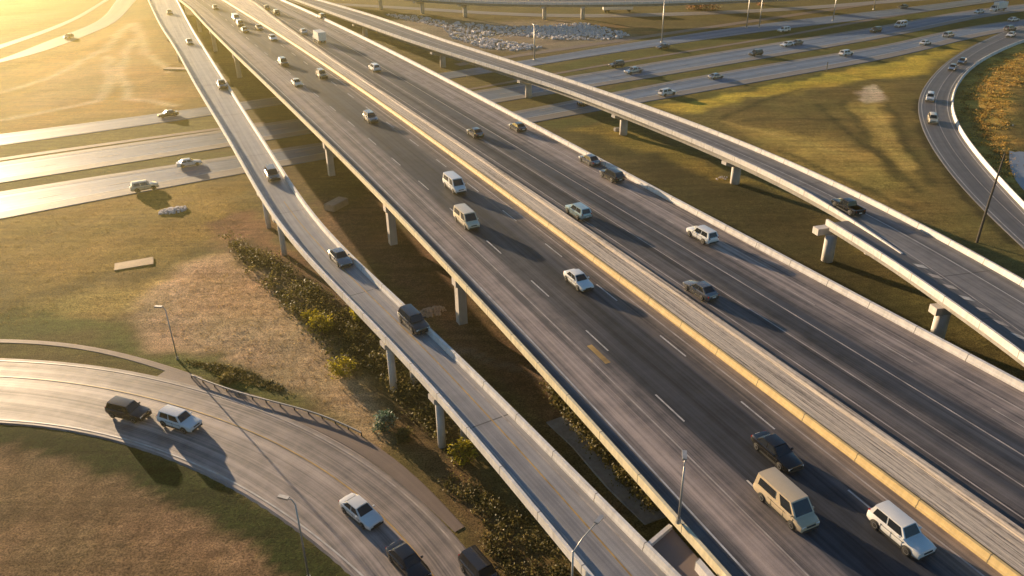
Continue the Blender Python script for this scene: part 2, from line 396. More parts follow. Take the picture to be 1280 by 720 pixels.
def round_bents(root, rb, bases, z, th, cols=((0.0, .7),), capw=None, half_only=False):
    for bx in bases:
        i = rb.near(bx); c = rb.c[i]; u = rb.nl[i]; ang = math.atan2(u[1], u[0]); w = rb.w[i]
        cw = capw or w * .86
        cap = MB(); h = z - th
        cap.add([(*(c + u * sx * cw / 2 + rb.t[i] * sy * .65), zz) for zz, kk in ((h, 1),) for sx, sy in ((-1, -1), (1, -1), (1, 1), (-1, 1))] +
                [(*(c + u * sx * cw / 2 + rb.t[i] * sy * .65), h - .55) for sx, sy in ((-1, -1), (1, -1), (1, 1), (-1, 1))] +
                [(*(c + u * sx * cw * .22 + rb.t[i] * sy * .65), h - 1.15) for sx, sy in ((-1, -1), (1, -1), (1, 1), (-1, 1))],
                [(0, 1, 2, 3), (11, 10, 9, 8)] + [(a, (a + 1) % 4, 4 + (a + 1) % 4, 4 + a) for a in range(4)] + [(4 + a, 4 + (a + 1) % 4, 8 + (a + 1) % 4, 8 + a) for a in range(4)])
        cap.obj('pier_cap', M['concrete'], root)
        for (o, r) in cols:
            p = c + u * o * w; mb = MB(); mb.tube([(p[0], p[1], -.6), (p[0], p[1], h - 1.0)], r, 14); mb.obj('pier', M['concrete'], root, True)
def base_on(rb, px, off=0.0): return at([px])[0]
round_bents(rampB, rbB, [base_on(rbB, p) for p in ((331,282),(357,323),(507,472),(575,562),(205,52),(222,78))], ZB, 1.1, cols=((-.26, .42), (.26, .42)))

# ================================================================== RIGHT RAMP (level 6 m) and its widened part
ZR = 6.0
RLp = at([(380,3),(454,30),(522,54),(589,74),(656,96),(715,112),(790,145),(877,179),(934,200),(984,225),(1038,254),(1085,284),(1136,314),(1242,388),(1300,432)], ZR + .6)
RRp = at([(401,0),(471,20),(555,50),(640,76),(715,101),(790,127),(865,150),(940,184),(1018,215),(1102,254),(1186,298),(1280,351),(1330,380)], ZR + .5)
rA, rB = pair(RLp, RRp, 3.0, 40, (120, 75))
# widened near part: a second traced edge south of the first
R2p = at([(1026,272),(1052,288),(1102,318),(1153,351),(1186,382),(1253,419),(1282,445),(1330,485)], ZR + .5)
rampR = empty('curved_ramp_bridge'); tag(rampR, 'long slim ramp bridge right of the elevated highway, widening at its near end', 'ramp bridge')
mb = MB(); slab(mb, inset(rA, rB, .25), inset(rB, rA, .25), ZR, .4); mb.obj('deck', M['girder'], rampR)
rbR = Ribbon(rB, rA, ZR)
carriage('road_surface', rbR, M['ramp_right'], [('R', 1.0, .14, 2, None, None), ('L', 3.6, .16, 1, None, None)], ZR, rampR)
mb = MB(); wall(mb, rB, inset(rB, rA, .42), ZR, PARAPET); mb.obj('parapet', M['barrier'], rampR)
gore = at([(1136, 314)], ZR)[0]; ig = rbR.near(gore)
zs_ = np.ones(ig + 1); zs_[-9:] = np.linspace(1, .12, 9); mb = MB(); wall(mb, rA[:ig + 1], inset(rA, rB, .38)[:ig + 1], ZR, PARAPET, 0, zs_); mb.obj('parapet', M['barrier'], rampR)
for f in (.15, .5, .85):
    Ck = rA * (1 - f) + rB * f; u = (rB - rA) / np.linalg.norm(rB - rA, axis=1)[:, None]
    mb = MB(); wall(mb, Ck - u * .3, Ck + u * .3, ZR, [(0, -.4), (1, -.4), (1, -1.2), (0, -1.2)]); mb.obj('girder', M['girder'], rampR)
c2 = curve(R2p, 3.0, 12, (0, 55))
i2 = [rbR.near(p) for p in c2]; iA, iB = min(i2), max(i2); idx = np.arange(iA, iB + 1)
qd = []
for i in idx:
    rel = c2 - rA[i]; al = rel @ rbR.t[i]; ac = rel @ (-rbR.nl[i]); j = np.argsort(al); qd.append(np.interp(0, al[j], ac[j]))
qd = np.array(qd); w2 = rA[idx] - rbR.nl[idx] * qd[:, None]
in2 = rA[idx] - rbR.nl[idx] * .01
wide = Ribbon(in2, w2, ZR)
mb = MB(); slab(mb, in2, inset(w2, in2, .25), ZR, .4); mb.obj('deck', M['girder'], rampR)
carriage('road_surface', wide, M['ramp_dark'], [('R', .9, .14, 2, None, None)], ZR - .004, rampR)
mb = MB(); wall(mb, w2, inset(w2, in2, .42), ZR, PARAPET); mb.obj('parapet', M['barrier'], rampR)
mb = MB(); wall(mb, w2 + wide.nl * .9, w2 + wide.nl * 1.5, ZR, [(0, -.4), (1, -.4), (1, -1.2), (0, -1.2)]); mb.obj('girder', M['girder'], rampR)
# white hatching ahead of the gore
for k in range(20):
    i = ig + 1 + k
    if i >= len(rA) - 2: break
    w_ = .95 * (1 - k / 24); p = rA[i] + rbR.nl[i] * .1; mb = MB()
    mb.add([(*(p - rbR.nl[i] * w_ * .5), ZR + .03), (*(p - rbR.nl[i] * w_ * .5 + rbR.t[i] * 1.1), ZR + .03), (*(p + rbR.nl[i] * w_ * .5 + rbR.t[i] * 1.9), ZR + .03), (*(p + rbR.nl[i] * w_ * .5 + rbR.t[i] * .8), ZR + .03)], [(0, 1, 2, 3)])
    mb.obj('gore_stripe', M['faded'] if k % 3 else M['white'], rampR)
Rb = [at([p])[0] for p in ((473,45),(562,84),(671,121),(782,166),(914,229))]
round_bents(rampR, rbR, Rb, ZR, 1.2, cols=((0.0, .85),))
for p in ((1038,314),(1199,427)):
    q = at([p])[0]; i = rbR.near(q); j = int(np.argmin(np.sum((w2 - q) ** 2, 1)))
    c = q; u = rbR.nl[i]; ang = math.atan2(u[1], u[0])
    mb = MB(); e0 = w2[j] - rbR.nl[i] * .1; e1 = rB[i] - rbR.nl[i] * .8; cc = (e0 + e1) / 2; mb.box((cc[0], cc[1], ZR - 1.7), (np.linalg.norm(e1 - e0), 1.3, 1.0), rz=ang); mb.obj('pier_cap', M['concrete'], rampR)
    for d in (1.6, np.linalg.norm(e1 - e0) - 2.0):
        pp = e0 + u * d; mb = MB(); mb.tube([(pp[0], pp[1], -.5), (pp[0], pp[1], ZR - 2.2)], .85, 14); mb.obj('pier', M['concrete'], rampR, True)

# ================================================================== FAR FLYOVER at the top of the view
ZF = 6.5
FTt = at([(470,-12),(560,-3),(640,-1),(760,-1),(860,-3),(960,-8)], ZF); FTb = at([(470,-6),(560,3),(640,5.5),(760,6),(860,3.5),(960,-1)], ZF)
fly, rbF, fA, fB = bridge('far_flyover', 'distant pale flyover crossing the top edge of the picture on short flared piers', 'flyover bridge', FTb, FTt, ZF, M['shoulder'], [], ext=(120, 120))
round_bents(fly, rbF, [at([p])[0] for p in ((556,11.5),(607,11),(686,15.5),(726,17.5),(500,8))], ZF, 1.1, cols=((0.0, .8),))

# ================================================================== ROADS ON THE GROUND
def road(name, Lp, Rp, mat, marks, z=.07, step=4.0, sm=30, ext=(0, 0), shoulders=None, kerb=False):
    A, B = pair(at(Lp), at(Rp), step, sm, ext)
    rb = Ribbon(A, B, z); mb = MB(); strip(mb, A, B, z, 0, rb.s)
    for (side, d, w, mi, dash, rr) in marks: line(mb, rb, side, d, w, z + (.03 if mi != 5 else .015), mi, dash, rr)
    mb2 = [mat, M['white'], M['faded'], M['yellow'], M['bluewhite'], M['shoulder']]
    # paved edge down to the soil
    for P, u in ((A, 1), (B, -1)):
        Q = P + rb.nl * .25 * u; n = len(P)
        mb.add([(*P[i], z - .001) for i in range(n)] + [(*Q[i], z - .12) for i in range(n)], [(i, i + 1, n + i + 1, n + i) for i in range(n - 1)], 0, [(0, s) for s in rb.s] * 2)
    o = mb.obj(name, mb2); tag(o, kind='structure'); roads.append(rb); return rb
sh = lambda s, d: (s, d, 2 * d, 5, None, None)
# frontage road, two highway carriageways (left part and right part are one road each, passing under the bridges)
gA = road('frontage_road', [(0,168),(262,134),(346,121),(665,75),(745,60),(957,29),(1120,11),(1210,0)], [(0,182),(266,145),(346,131),(665,83),(745,69),(957,38.5),(1120,20),(1210,7)], M['highway'],
          [('L', .7, .3, 2, None, None), ('R', .7, .3, 2, None, None)], ext=(150, 200))
gB = road('highway', [(0,203),(168,178),(282,163),(715,95),(960,55),(1120,30),(1210,12),(1280,5)], [(0,229),(178,201),(289,183),(640,125),(755,107),(960,72),(1120,45),(1210,24),(1280,14)], M['highway'],
          [sh('R', 1.4), sh('L', .9), ('L', 2.2, .25, 1, None, None), ('R', 3.0, .25, 1, None, None), ('R', 6.8, .2, 2, (4, 8, 0), None)], ext=(150, 200), z=.075)
gC = road('highway', [(0,240),(202,207),(299,195),(652,140),(765,115),(960,80),(1120,55),(1210,32),(1280,24)], [(0,274),(178,240),(309,215),(672,152),(815,126),(960,100),(1120,72),(1210,47),(1280,36)], M['highway'],
          [sh('R', 1.7), sh('L', .8), ('L', 2.0, .25, 1, None, None), ('R', 3.6, .25, 1, None, None), ('R', 7.2, .2, 2, (4, 8, 0), None)], ext=(150, 200), z=.08)
far_r = road('service_road', [(380,2),(500,8),(640,17),(740,18.5),(880,15),(1000,9),(1110,0)], [(380,4.5),(500,11),(640,20.5),(740,23),(880,19),(1000,13),(1110,4)], M['shoulder'], [], ext=(150, 150))
path1 = road('gravel_path', [(0,197.5),(140,177),(276,159.5)], [(0,201),(140,180),(276,162)], M['apron'], [], ext=(100, 10), z=.05)
path2 = road('gravel_path', [(690,92),(765,78.5),(960,47.5),(1120,17.5),(1210,4)], [(690,94),(765,80.3),(960,49.3),(1120,20),(1210,7)], M['apron'], [], ext=(40, 150), z=.05)
path3 = road('gravel_path', [(640,69),(700,60),(830,41),(960,22)], [(640,72.5),(700,63.5),(830,44),(960,25)], M['apron'], [], ext=(20, 150), z=.05)
# right hand loop
loopE = road('loop_road', [(1330,12),(1280,30),(1242,45),(1200,65),(1172,88),(1150,115),(1147,140),(1157,172),(1163,180),(1186,217),(1227,261),(1280,311),(1340,365)],
                          [(1330,38),(1280,50),(1235,70),(1202,92),(1188,118),(1186,140),(1195,163),(1205,179),(1237,217),(1280,264),(1340,325)], M['ramp_dark'],
             [('R', .6, .16, 1, None, None), ('L', .6, .16, 1, None, None), ('L', 3.6, .15, 2, None, None)], z=.09, sm=16, step=3.0, ext=(80, 20))
# left hand loop in the foreground
FLp = [(-70,527),(0,525),(67,530),(134,543),(202,565),(269,595),(336,633),(403,680),(445,720),(490,770)]
FRp = [(-70,447),(0,447),(67,450),(134,458),(188,470),(260,486),(336,510),(420,545),(470,582),(521,619),(568,656),(608,703),(630,745)]
loopF = road('loop_road', FRp, FLp, M['loop'], [('R', .45, .16, 1, None, None), ('L', 3.7, .15, 3, None, (12, 600)), ('L', .5, .14, 2, None, None)], step=2.0, sm=20, z=.08, ext=(30, 12))
# concrete apron outside the loop and the gutter track that runs into it
apron = road('pavement', [(205,462),(250,472),(303,496),(370,510),(420,525),(487,562),(531,598),(560,634),(576,664)], [(195,475),(240,484),(300,501),(345,515),(420,546.5),(470,584),(521,621),(572,661)], M['apron'], [], z=.05, step=2.0, sm=8)
gutter = road('gutter_path', [(-60,424),(0,425),(57,423),(134,437),(202,454),(252,472)], [(-60,428),(0,429),(57,427),(134,441.5),(202,460),(245,478)], M['apron'], [], z=.045, step=2.0, sm=10)
# distant loops top left
l1 = road('loop_road', [(0,73),(42,59),(84,41),(120,30),(134,18),(146,0)], [(0,80),(28,75),(70,59),(105,45),(129,38),(155,18),(170,0)], M['shoulder'], [], ext=(200, 60), sm=10)
l2 = road('loop_road', [(0,56),(56,38),(98,20),(127,2)], [(0,61),(56,42),(98,24),(131,3)], M['shoulder'], [], ext=(200, 60), sm=10)
# lot beyond the right loop: still water
pw = at([(1276,90),(1267,110),(1266,150),(1262,185),(1261,205),(1266,222),(1280,240),(1340,290),(1420,290),(1420,90)])
pw = np.vstack([pw, pw[:1]]); pw = smooth(resample(pw, 3.0), 3)[:-1]
mb = MB(); mb.add([(*p, .03) for p in pw], [tuple(range(len(pw)))])
t = NT('pond_water'); t.bump(t.noise(.8, 3, .5, t.coord()), .12, .05); wat = t.fin((.20, .205, .24), .3, 0, .5)
tag(mb.obj('pond', wat), kind='structure')

# ================================================================== TERRAIN
def vnoise(x, y, sc, seed=0):
    x = x / sc; y = y / sc; xi = np.floor(x).astype(np.int64); yi = np.floor(y).astype(np.int64); fx = x - xi; fy = y - yi
    fx = fx * fx * (3 - 2 * fx); fy = fy * fy * (3 - 2 * fy)
    def h(a, b):
        n = (a * 374761393 + b * 668265263 + seed * 974634777) & 0x7fffffff; n = ((n ^ (n >> 13)) * 1274126177) & 0x7fffffff
        return ((n ^ (n >> 16)) & 0xffff) / 65535.0
    return (h(xi, yi) * (1 - fx) + h(xi + 1, yi) * fx) * (1 - fy) + (h(xi, yi + 1) * (1 - fx) + h(xi + 1, yi + 1) * fx) * fy
def fbm(x, y, sc, seed=0, o=4):
    a = 0; s = 0
    for k in range(o): a = a + vnoise(x, y, sc / 2 ** k, seed + k) * .5 ** k; s += .5 ** k
    return a / s
def inpoly(x, y, P):
    ins = np.zeros(x.shape, bool); n = len(P)
    for i in range(n):
        x1, y1 = P[i]; x2, y2 = P[(i + 1) % n]
        c = ((y1 > y) != (y2 > y))
        with np.errstate(divide='ignore', invalid='ignore'):
            ins ^= c & (x < (x2 - x1) * (y - y1) / (y2 - y1) + x1)
    return ins
def segdist(x, y, P):
    b = np.full(x.shape, 1e9)
    for i in range(len(P) - 1):
        a = P[i]; u = P[i + 1] - a; l2_ = float(u @ u) or 1e-9
        tt = np.clip(((x - a[0]) * u[0] + (y - a[1]) * u[1]) / l2_, 0, 1)
        b = np.minimum(b, np.hypot(x - a[0] - tt * u[0], y - a[1] - tt * u[1]))
    return b
def polymask(x, y, P, soft, bb=True):
    P = np.array(P); m = np.zeros(x.shape)
    lo, hi = P.min(0) - 4 * soft, P.max(0) + 4 * soft
    k = (x > lo[0]) & (x < hi[0]) & (y > lo[1]) & (y < hi[1])
    if not k.any(): return m
    xs, ys = x[k], y[k]; d = segdist(xs, ys, np.vstack([P, P[:1]])); s = np.where(inpoly(xs, ys, P), d, -d)
    tt = np.clip(s / (2 * soft) + .5, 0, 1); m[k] = tt * tt * (3 - 2 * tt); return m

def axis(lo, hi, fine_lo, fine_hi, fs, grow):
    a = list(np.arange(fine_lo, fine_hi + fs, fs)); st = fs
    x = a[0]
    pre = []
    while x > lo: st = st * grow; x -= st; pre.append(x)
    st = fs; x = a[-1]; post = []
    while x < hi: st = st * grow; x += st; post.append(x)
    return np.array(pre[::-1] + a + post)
gx = axis(-2500, 2500, -110, 110, 1.0, 1.025); gy = axis(-600, 4000, 22, 190, 1.0, 1.018)
GX, GY = np.meshgrid(gx, gy); X, Y = GX.ravel(), GY.ravel()
# distance to the paving, so the soil lies level beside it
kp = np.vstack([np.vstack([r.L, r.R, r.c, (r.L + r.c) / 2, (r.R + r.c) / 2]) for r in roads])
kd = kdtree.KDTree(len(kp))
for i, p in enumerate(kp): kd.insert((p[0], p[1], 0), i)
kd.balance()
DR = np.array([kd.find((x, y, 0))[2] for x, y in zip(X, Y)])
lev = np.clip((DR - 4.5) / 7, 0, 1); lev = lev * lev * (3 - 2 * lev)
wsc = np.where((X < 8) & (Y < 78), .25, 1.0)
wx = X + wsc * (fbm(X, Y, 9, 3) - .5) * 9 + wsc * (fbm(X, Y, 2.6, 5) - .5) * 3.0; wy = Y + wsc * (fbm(X, Y, 9, 7) - .5) * 9 + (fbm(X, Y, 2.6, 9) - .5) * 3.0
Z = lev * ((fbm(X, Y, 30, 21) - .5) * .9 + (fbm(X, Y, 7, 31) - .5) * .22) 
# the field inside the loop lies about a metre below the road, its verge slopes down to it
field = at([(-200,530),(-60,545),(0,548),(67,556),(134,578),(202,602),(269,638),(336,684),(375,720),(420,790),(-200,900)], -.3)
vd = segdist(X, Y, field[1:10]); insf = inpoly(X, Y, field)
sl = np.clip(np.where(insf, 1, 1 - vd / 5.5), 0, 1); sl = np.where(DR < .6, 0, sl)
near_f = (X < 10) & (Y < 95)
dF = np.clip((DR - .4) / 5.0, 0, 1)
Z = np.where(near_f & (insf | (vd < 6)) & (np.array([(p[0] < 1e9) for p in zip(X)])), Z * .5 - .35 * dF * np.clip(np.where(insf, 1, 1), 0, 1), Z)
cov = np.zeros((len(X), 3)); 
olive, green, straw, tan, brown, soil, rust, dkgreen, gold = [np.array(c) for c in ((.13,.10,.036),(.10,.115,.028),(.46,.31,.095),(.47,.30,.16),(.23,.145,.078),(.18,.10,.058),(.30,.15,.045),(.055,.062,.020),(.42,.30,.06))]
big = fbm(X, Y, 45, 51)[:, None]
cov[:] = olive * (1 - big) + np.array((.115, .098, .034)) * big
def paint(P, c, soft=2.5, amt=1.0, z=0.0, raw=False):
    P = P if raw else at(P, z); m = polymask(wx, wy, P, soft)[:, None] * amt; cov[:] = cov * (1 - m) + np.array(c) * m
def stroke(P, w, c, soft=1.0, amt=1.0):
    P = at(P); lo, hi = P.min(0) - w - 8, P.max(0) + w + 8; k = (X > lo[0]) & (X < hi[0]) & (Y > lo[1]) & (Y < hi[1])
    d = segdist(X[k] * .6 + wx[k] * .4, Y[k] * .6 + wy[k] * .4, P); m = np.clip((w / 2 - d) / soft + .5, 0, 1)[:, None] * amt
    cov[k] = cov[k] * (1 - m) + np.array(c) * m
# left meadow
paint([(0,265),(180,240),(300,222),(330,270),(260,300),(220,330),(120,350),(0,380)], (.28,.185,.046), 5)
paint([(0,280),(160,255),(240,262),(200,300),(60,330),(0,335)], (.26,.165,.04), 4, .8)
paint([(-20,400),(60,378),(180,352),(262,326),(300,335),(262,360),(190,385),(110,402),(40,410)], straw, 3.0, .9)
paint([(150,395),(215,345),(280,322),(330,340),(385,395),(440,455),(478,530),(470,560),(420,522),(350,478),(265,445),(200,430)], (.50,.335,.20), 2.6)
paint([(240,360),(300,345),(350,385),(330,410),(280,395)], (.40,.25,.13), 3, .7)
paint([(-30,402),(50,396),(130,412),(190,432),(250,446),(300,456),(350,482),(395,512),(370,508),(300,488),(240,466),(150,440),(60,424),(-30,424)], green, 1.6, .95)
paint([(-30,430),(60,428),(140,443),(200,460),(140,456),(60,448),(-30,446)], (.10,.09,.026), 1.0, .9)
# bank and field inside the loop
paint(field, brown, .9, 1.0, raw=True)
paint([(-100,528),(0,526),(134,545),(269,597),(403,682),(445,722),(420,780),(365,730),(322,694),(260,650),(196,615),(130,589),(64,566),(0,557),(-100,555)], (.030,.042,.010), .5)
for k in range(7):
    stroke([(20 + k * 40, 560 + k * 22), (10 + k * 36, 720)], 1.4, (.13,.075,.035), 1.2, .45)
# soil under and beside the bridges
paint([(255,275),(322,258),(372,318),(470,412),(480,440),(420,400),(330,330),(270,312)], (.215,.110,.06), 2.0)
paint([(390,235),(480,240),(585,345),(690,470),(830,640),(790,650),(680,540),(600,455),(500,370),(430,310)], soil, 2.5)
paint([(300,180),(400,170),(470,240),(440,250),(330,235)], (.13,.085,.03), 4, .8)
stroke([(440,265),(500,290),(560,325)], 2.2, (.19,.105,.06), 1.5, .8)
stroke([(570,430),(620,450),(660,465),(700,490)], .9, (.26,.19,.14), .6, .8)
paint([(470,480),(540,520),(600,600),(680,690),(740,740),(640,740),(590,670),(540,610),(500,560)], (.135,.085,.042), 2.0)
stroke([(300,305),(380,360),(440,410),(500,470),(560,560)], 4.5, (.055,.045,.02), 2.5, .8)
# right side
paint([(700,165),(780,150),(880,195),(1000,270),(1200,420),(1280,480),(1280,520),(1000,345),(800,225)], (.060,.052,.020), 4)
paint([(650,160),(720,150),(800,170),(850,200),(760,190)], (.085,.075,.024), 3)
paint([(700,165),(760,152),(860,190),(980,245),(950,238),(840,200)], gold, 2.0, .45)
paint([(800,130),(960,104),(1120,76),(1190,52),(1210,58),(1150,92),(1040,105),(930,128),(840,142)], (.50,.36,.055), 3.0)  # sunlit slope beside the highway, its brightness put into the ground colour
paint([(860,150),(930,130),(1050,110),(1130,100),(1135,150),(1160,210),(1230,290),(1180,290),(1040,225),(940,180)], (.17,.125,.040), 5)
paint([(930,160),(1040,168),(1130,215),(1120,250),(1000,205)], (.44,.30,.08), 5, .85)
paint([(1062,112),(1098,108),(1104,126),(1075,128)], (.55,.43,.30), 1.2, .95)
paint([(1066,128),(1096,126),(1120,170),(1140,212),(1112,214)], (.38,.26,.07), 2.0, .85)
for a, b in (((900,150),(1060,195)), ((1080,130),(1132,215)), ((1090,128),(1142,212))):
    stroke([a, b], 1.5, (.48,.34,.10), 1.0, .7)
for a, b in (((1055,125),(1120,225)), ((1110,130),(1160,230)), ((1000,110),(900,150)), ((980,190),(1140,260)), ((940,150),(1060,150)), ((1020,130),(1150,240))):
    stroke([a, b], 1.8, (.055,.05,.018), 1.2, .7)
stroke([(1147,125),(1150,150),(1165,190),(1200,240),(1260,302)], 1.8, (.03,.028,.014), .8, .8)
paint([(1210,100),(1245,72),(1280,56),(1330,60),(1290,100),(1262,120),(1258,200),(1275,250),(1225,195),(1196,140),(1196,118)], (.48,.30,.07), 3.0)
paint([(1205,130),(1225,140),(1240,180),(1215,165)], (.10,.075,.03), 2, .7)
paint([(1228,118),(1255,112),(1250,128),(1230,130)], (.42,.24,.04), 2.0, .8)
# grass medians between the ground carriageways
for P in ([(655,152),(672,149),(760,109),(960,74),(1120,47),(1210,26),(1290,14),(1290,22),(1210,31),(1120,54),(960,79),(765,115)],
          [(690,95),(765,81),(960,50),(1120,21),(1210,8),(1210,11),(1120,29),(960,54),(715,95)], [(640,92),(745,70),(957,39),(1120,21),(1210,6),(1120,16),(960,46),(765,77),(690,91)],
          [(680,154),(815,128),(960,102),(1120,74),(1210,49),(1232,44),(1200,60),(1120,77),(960,106),(815,135),(700,161)], [(0,230),(289,184),(299,194),(202,206),(0,239)], [(0,183),(266,146),(280,157),(140,177),(0,197)]):
    paint(P, (.075,.085,.022), 1.2, .9)
# beyond the highways
paint([(640,85),(400,30),(380,10),(640,22),(900,25),(1000,22),(800,48)], (.105,.08,.035), 6, .8)
paint([(490,22),(560,26),(700,26),(790,40),(800,52),(700,62),(640,66),(590,62),(520,40)], (.25,.20,.17), 3.5, .75)
paint([(690,30),(770,32),(850,40),(800,44)], (.30,.16,.07), 3, .7)
paint([(0,75),(170,20),(210,60),(255,130),(100,155),(0,165)], (.36,.20,.05), 10, .9)
paint([(20,120),(90,85),(140,75),(135,110),(100,130),(30,140)], (.33,.22,.11), 5, .8)
paint([(150,60),(180,40),(195,90),(230,120),(170,125)], (.36,.22,.10), 6, .7)
for P in ([(135,70),(140,100),(120,125),(60,140),(0,150)], [(165,50),(150,90),(160,122),(220,132)], [(0,115),(60,98),(130,62),(165,30)], [(170,30),(185,70),(215,90)]):
    stroke(P, 2.6, (.60,.46,.28), 1.6, .9)
paint([(0,232),(290,185),(300,196),(0,240)], (.10,.10,.026), 2.0, .8); paint([(0,185),(280,146),(282,160),(0,198)], (.13,.115,.03), 2.5, .8)
mott = (fbm(X, Y, 5, 71) * .7 + fbm(X, Y, 1.6, 77, 2) * .3)[:, None]
cov *= (.62 + .76 * mott)
ny, nx = GX.shape
idx = np.arange(ny * nx).reshape(ny, nx); quads = np.stack([idx[:-1, :-1], idx[:-1, 1:], idx[1:, 1:], idx[1:, :-1]], -1).reshape(-1, 4)
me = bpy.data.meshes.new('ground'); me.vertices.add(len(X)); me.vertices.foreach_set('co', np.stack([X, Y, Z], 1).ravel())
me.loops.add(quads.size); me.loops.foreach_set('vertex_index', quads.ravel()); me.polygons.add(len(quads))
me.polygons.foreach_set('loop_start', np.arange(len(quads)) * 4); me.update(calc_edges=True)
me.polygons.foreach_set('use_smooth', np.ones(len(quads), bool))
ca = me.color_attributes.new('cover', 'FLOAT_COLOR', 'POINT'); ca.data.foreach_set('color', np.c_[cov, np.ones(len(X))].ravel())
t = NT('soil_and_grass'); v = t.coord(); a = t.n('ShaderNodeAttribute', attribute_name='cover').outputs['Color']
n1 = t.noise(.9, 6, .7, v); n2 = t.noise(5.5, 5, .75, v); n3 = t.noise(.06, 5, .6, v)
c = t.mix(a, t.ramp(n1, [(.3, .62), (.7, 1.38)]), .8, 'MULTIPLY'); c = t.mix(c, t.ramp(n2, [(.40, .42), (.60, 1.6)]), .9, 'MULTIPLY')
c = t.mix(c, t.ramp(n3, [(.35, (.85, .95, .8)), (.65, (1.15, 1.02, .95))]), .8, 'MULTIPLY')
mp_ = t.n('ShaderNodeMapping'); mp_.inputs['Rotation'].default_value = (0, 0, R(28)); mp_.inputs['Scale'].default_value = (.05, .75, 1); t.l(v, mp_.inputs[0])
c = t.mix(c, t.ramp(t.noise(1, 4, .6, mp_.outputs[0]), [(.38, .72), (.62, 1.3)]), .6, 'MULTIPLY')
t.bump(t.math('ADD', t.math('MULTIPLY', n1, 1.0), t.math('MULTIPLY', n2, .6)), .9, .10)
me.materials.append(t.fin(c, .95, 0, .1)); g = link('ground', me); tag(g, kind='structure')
def gz(x, y):
    j = min(max(int(np.searchsorted(gx, x)), 1), nx - 1); i = min(max(int(np.searchsorted(gy, y)), 1), ny - 1)
    fx = (x - gx[j - 1]) / (gx[j] - gx[j - 1]); fy = (y - gy[i - 1]) / (gy[i] - gy[i - 1]); ZZ = Z.reshape(ny, nx)
    return float((ZZ[i - 1, j - 1] * (1 - fx) + ZZ[i - 1, j] * fx) * (1 - fy) + (ZZ[i, j - 1] * (1 - fx) + ZZ[i, j] * fx) * fy)

# ================================================================== GREENERY
def leaf_mesh(name, C, size, tone, mat, up=.35, blades=False):
    n = len(C); C = np.array(C); size = np.broadcast_to(size, (n,))
    a = rng.normal(size=(n, 3)); a[:, 2] *= .7; a /= np.linalg.norm(a, axis=1)[:, None]
    if blades:
        a = rng.normal(size=(n, 3)) * .35; a[:, 2] = 1; a /= np.linalg.norm(a, axis=1)[:, None]
    b = np.cross(a, rng.normal(size=(n, 3))); b /= np.linalg.norm(b, axis=1)[:, None]
    s = size[:, None]
    if blades: V = np.stack([C - b * s * .16, C + b * s * .16, C + a * s], 1); k = 3
    else: V = np.stack([C - a * s * .5, C + b * s * .32, C + a * s * .5, C - b * s * .32], 1); k = 4
    me = bpy.data.meshes.new(name); me.vertices.add(n * k); me.vertices.foreach_set('co', V.ravel())
    me.loops.add(n * k); me.loops.foreach_set('vertex_index', np.arange(n * k)); me.polygons.add(n); me.polygons.foreach_set('loop_start', np.arange(n) * k)
    me.update(calc_edges=True); at_ = me.attributes.new('tone', 'FLOAT', 'POINT'); at_.data.foreach_set('value', np.repeat(np.clip(tone, 0, 1), k)); me.materials.append(mat); return me
L_yel = m_leaf('yellow_green_leaves', [(.09,.085,.012),(.28,.24,.02),(.46,.38,.03)])
L_dk = m_leaf('dark_scrub_leaves', [(.045,.045,.014),(.13,.115,.035),(.27,.21,.075)])
L_teal = m_leaf('blue_green_leaves', [(.02,.05,.03),(.06,.12,.08),(.22,.3,.26)])
L_rust = m_leaf('autumn_leaves', [(.10,.05,.03),(.34,.17,.09),(.5,.3,.2)])
L_dry = m_leaf('dry_grass_blades', [(.11,.085,.028),(.25,.165,.066),(.44,.31,.13)], .8)
bark = m_plain('bark', (.09, .065, .045), .9)
def crown_pts(r, h, ncl, per):
    cs = rng.normal(size=(ncl, 3)); cs /= np.linalg.norm(cs, axis=1)[:, None]; cs *= (rng.uniform(.25, 1, ncl) ** .5)[:, None]
    P, T = [], []
    for c in cs:
        q = c * [r, r, h * .5] + [0, 0, h * .55] + rng.normal(size=(per, 3)) * r * .2; P.append(q); T.append(rng.uniform(.2, .8) + rng.normal(size=per) * .2)
    P = np.vstack(P); P[:, 2] = np.maximum(P[:, 2], .08); return P, np.concatenate(T)
def bush(loc, r, h, mat, label, n=900, name='bush', cat='bush', group=None, leaf=.28):
    root = empty(name, (loc[0], loc[1], gz(*loc)), random.uniform(0, 6)); tag(root, label, cat, group)
    P, T = crown_pts(r, h, max(10, n // 40), 40); link('foliage', leaf_mesh('foliage', P, rng.uniform(.6, 1.3, len(P)) * leaf, T, mat), root)
    mb = MB()
    for k in range(5):
        an = k * 1.26 + random.random(); mb.tube([(0, 0, -.2), (math.cos(an) * r * .2, math.sin(an) * r * .2, h * .3), (math.cos(an) * r * .5, math.sin(an) * r * .5, h * .65)], [.06, .045, .015], 5)
    mb.obj('stem', bark, root); return root
for px, r, h, mat, lab in (((427,468), 1.5, 2.0, L_yel, 'bright yellow green bush at the tan clearing edge, beside the ramp bridge scrub'),
        ((402,416), 1.5, 2.1, L_yel, 'yellow tipped leafy bush at the upper end of the tan clearing'),
        ((449,402), 1.1, 2.4, L_yel, 'upright yellow green bush against the outer side of the ramp bridge'),
        ((481,535), 1.15, 1.6, L_teal, 'round blue green bush standing alone beside the pink concrete apron'),
        ((578,574), 1.4, 1.7, L_yel, 'rounded olive yellow bush at the foot of the ramp bridge pier'),
        ((391,405), 1.0, 1.5, L_yel, 'small green bush at the left tip of the scrub line'),
        ((505,548), .9, .9, L_dk, 'low dark bush just below the round blue green bush'),
        ((285,474), .9, .45, L_dk, 'low dark green bush near the guardrail end, right of the lamp post')):
    bush(at([px])[0], r, h, mat, lab)
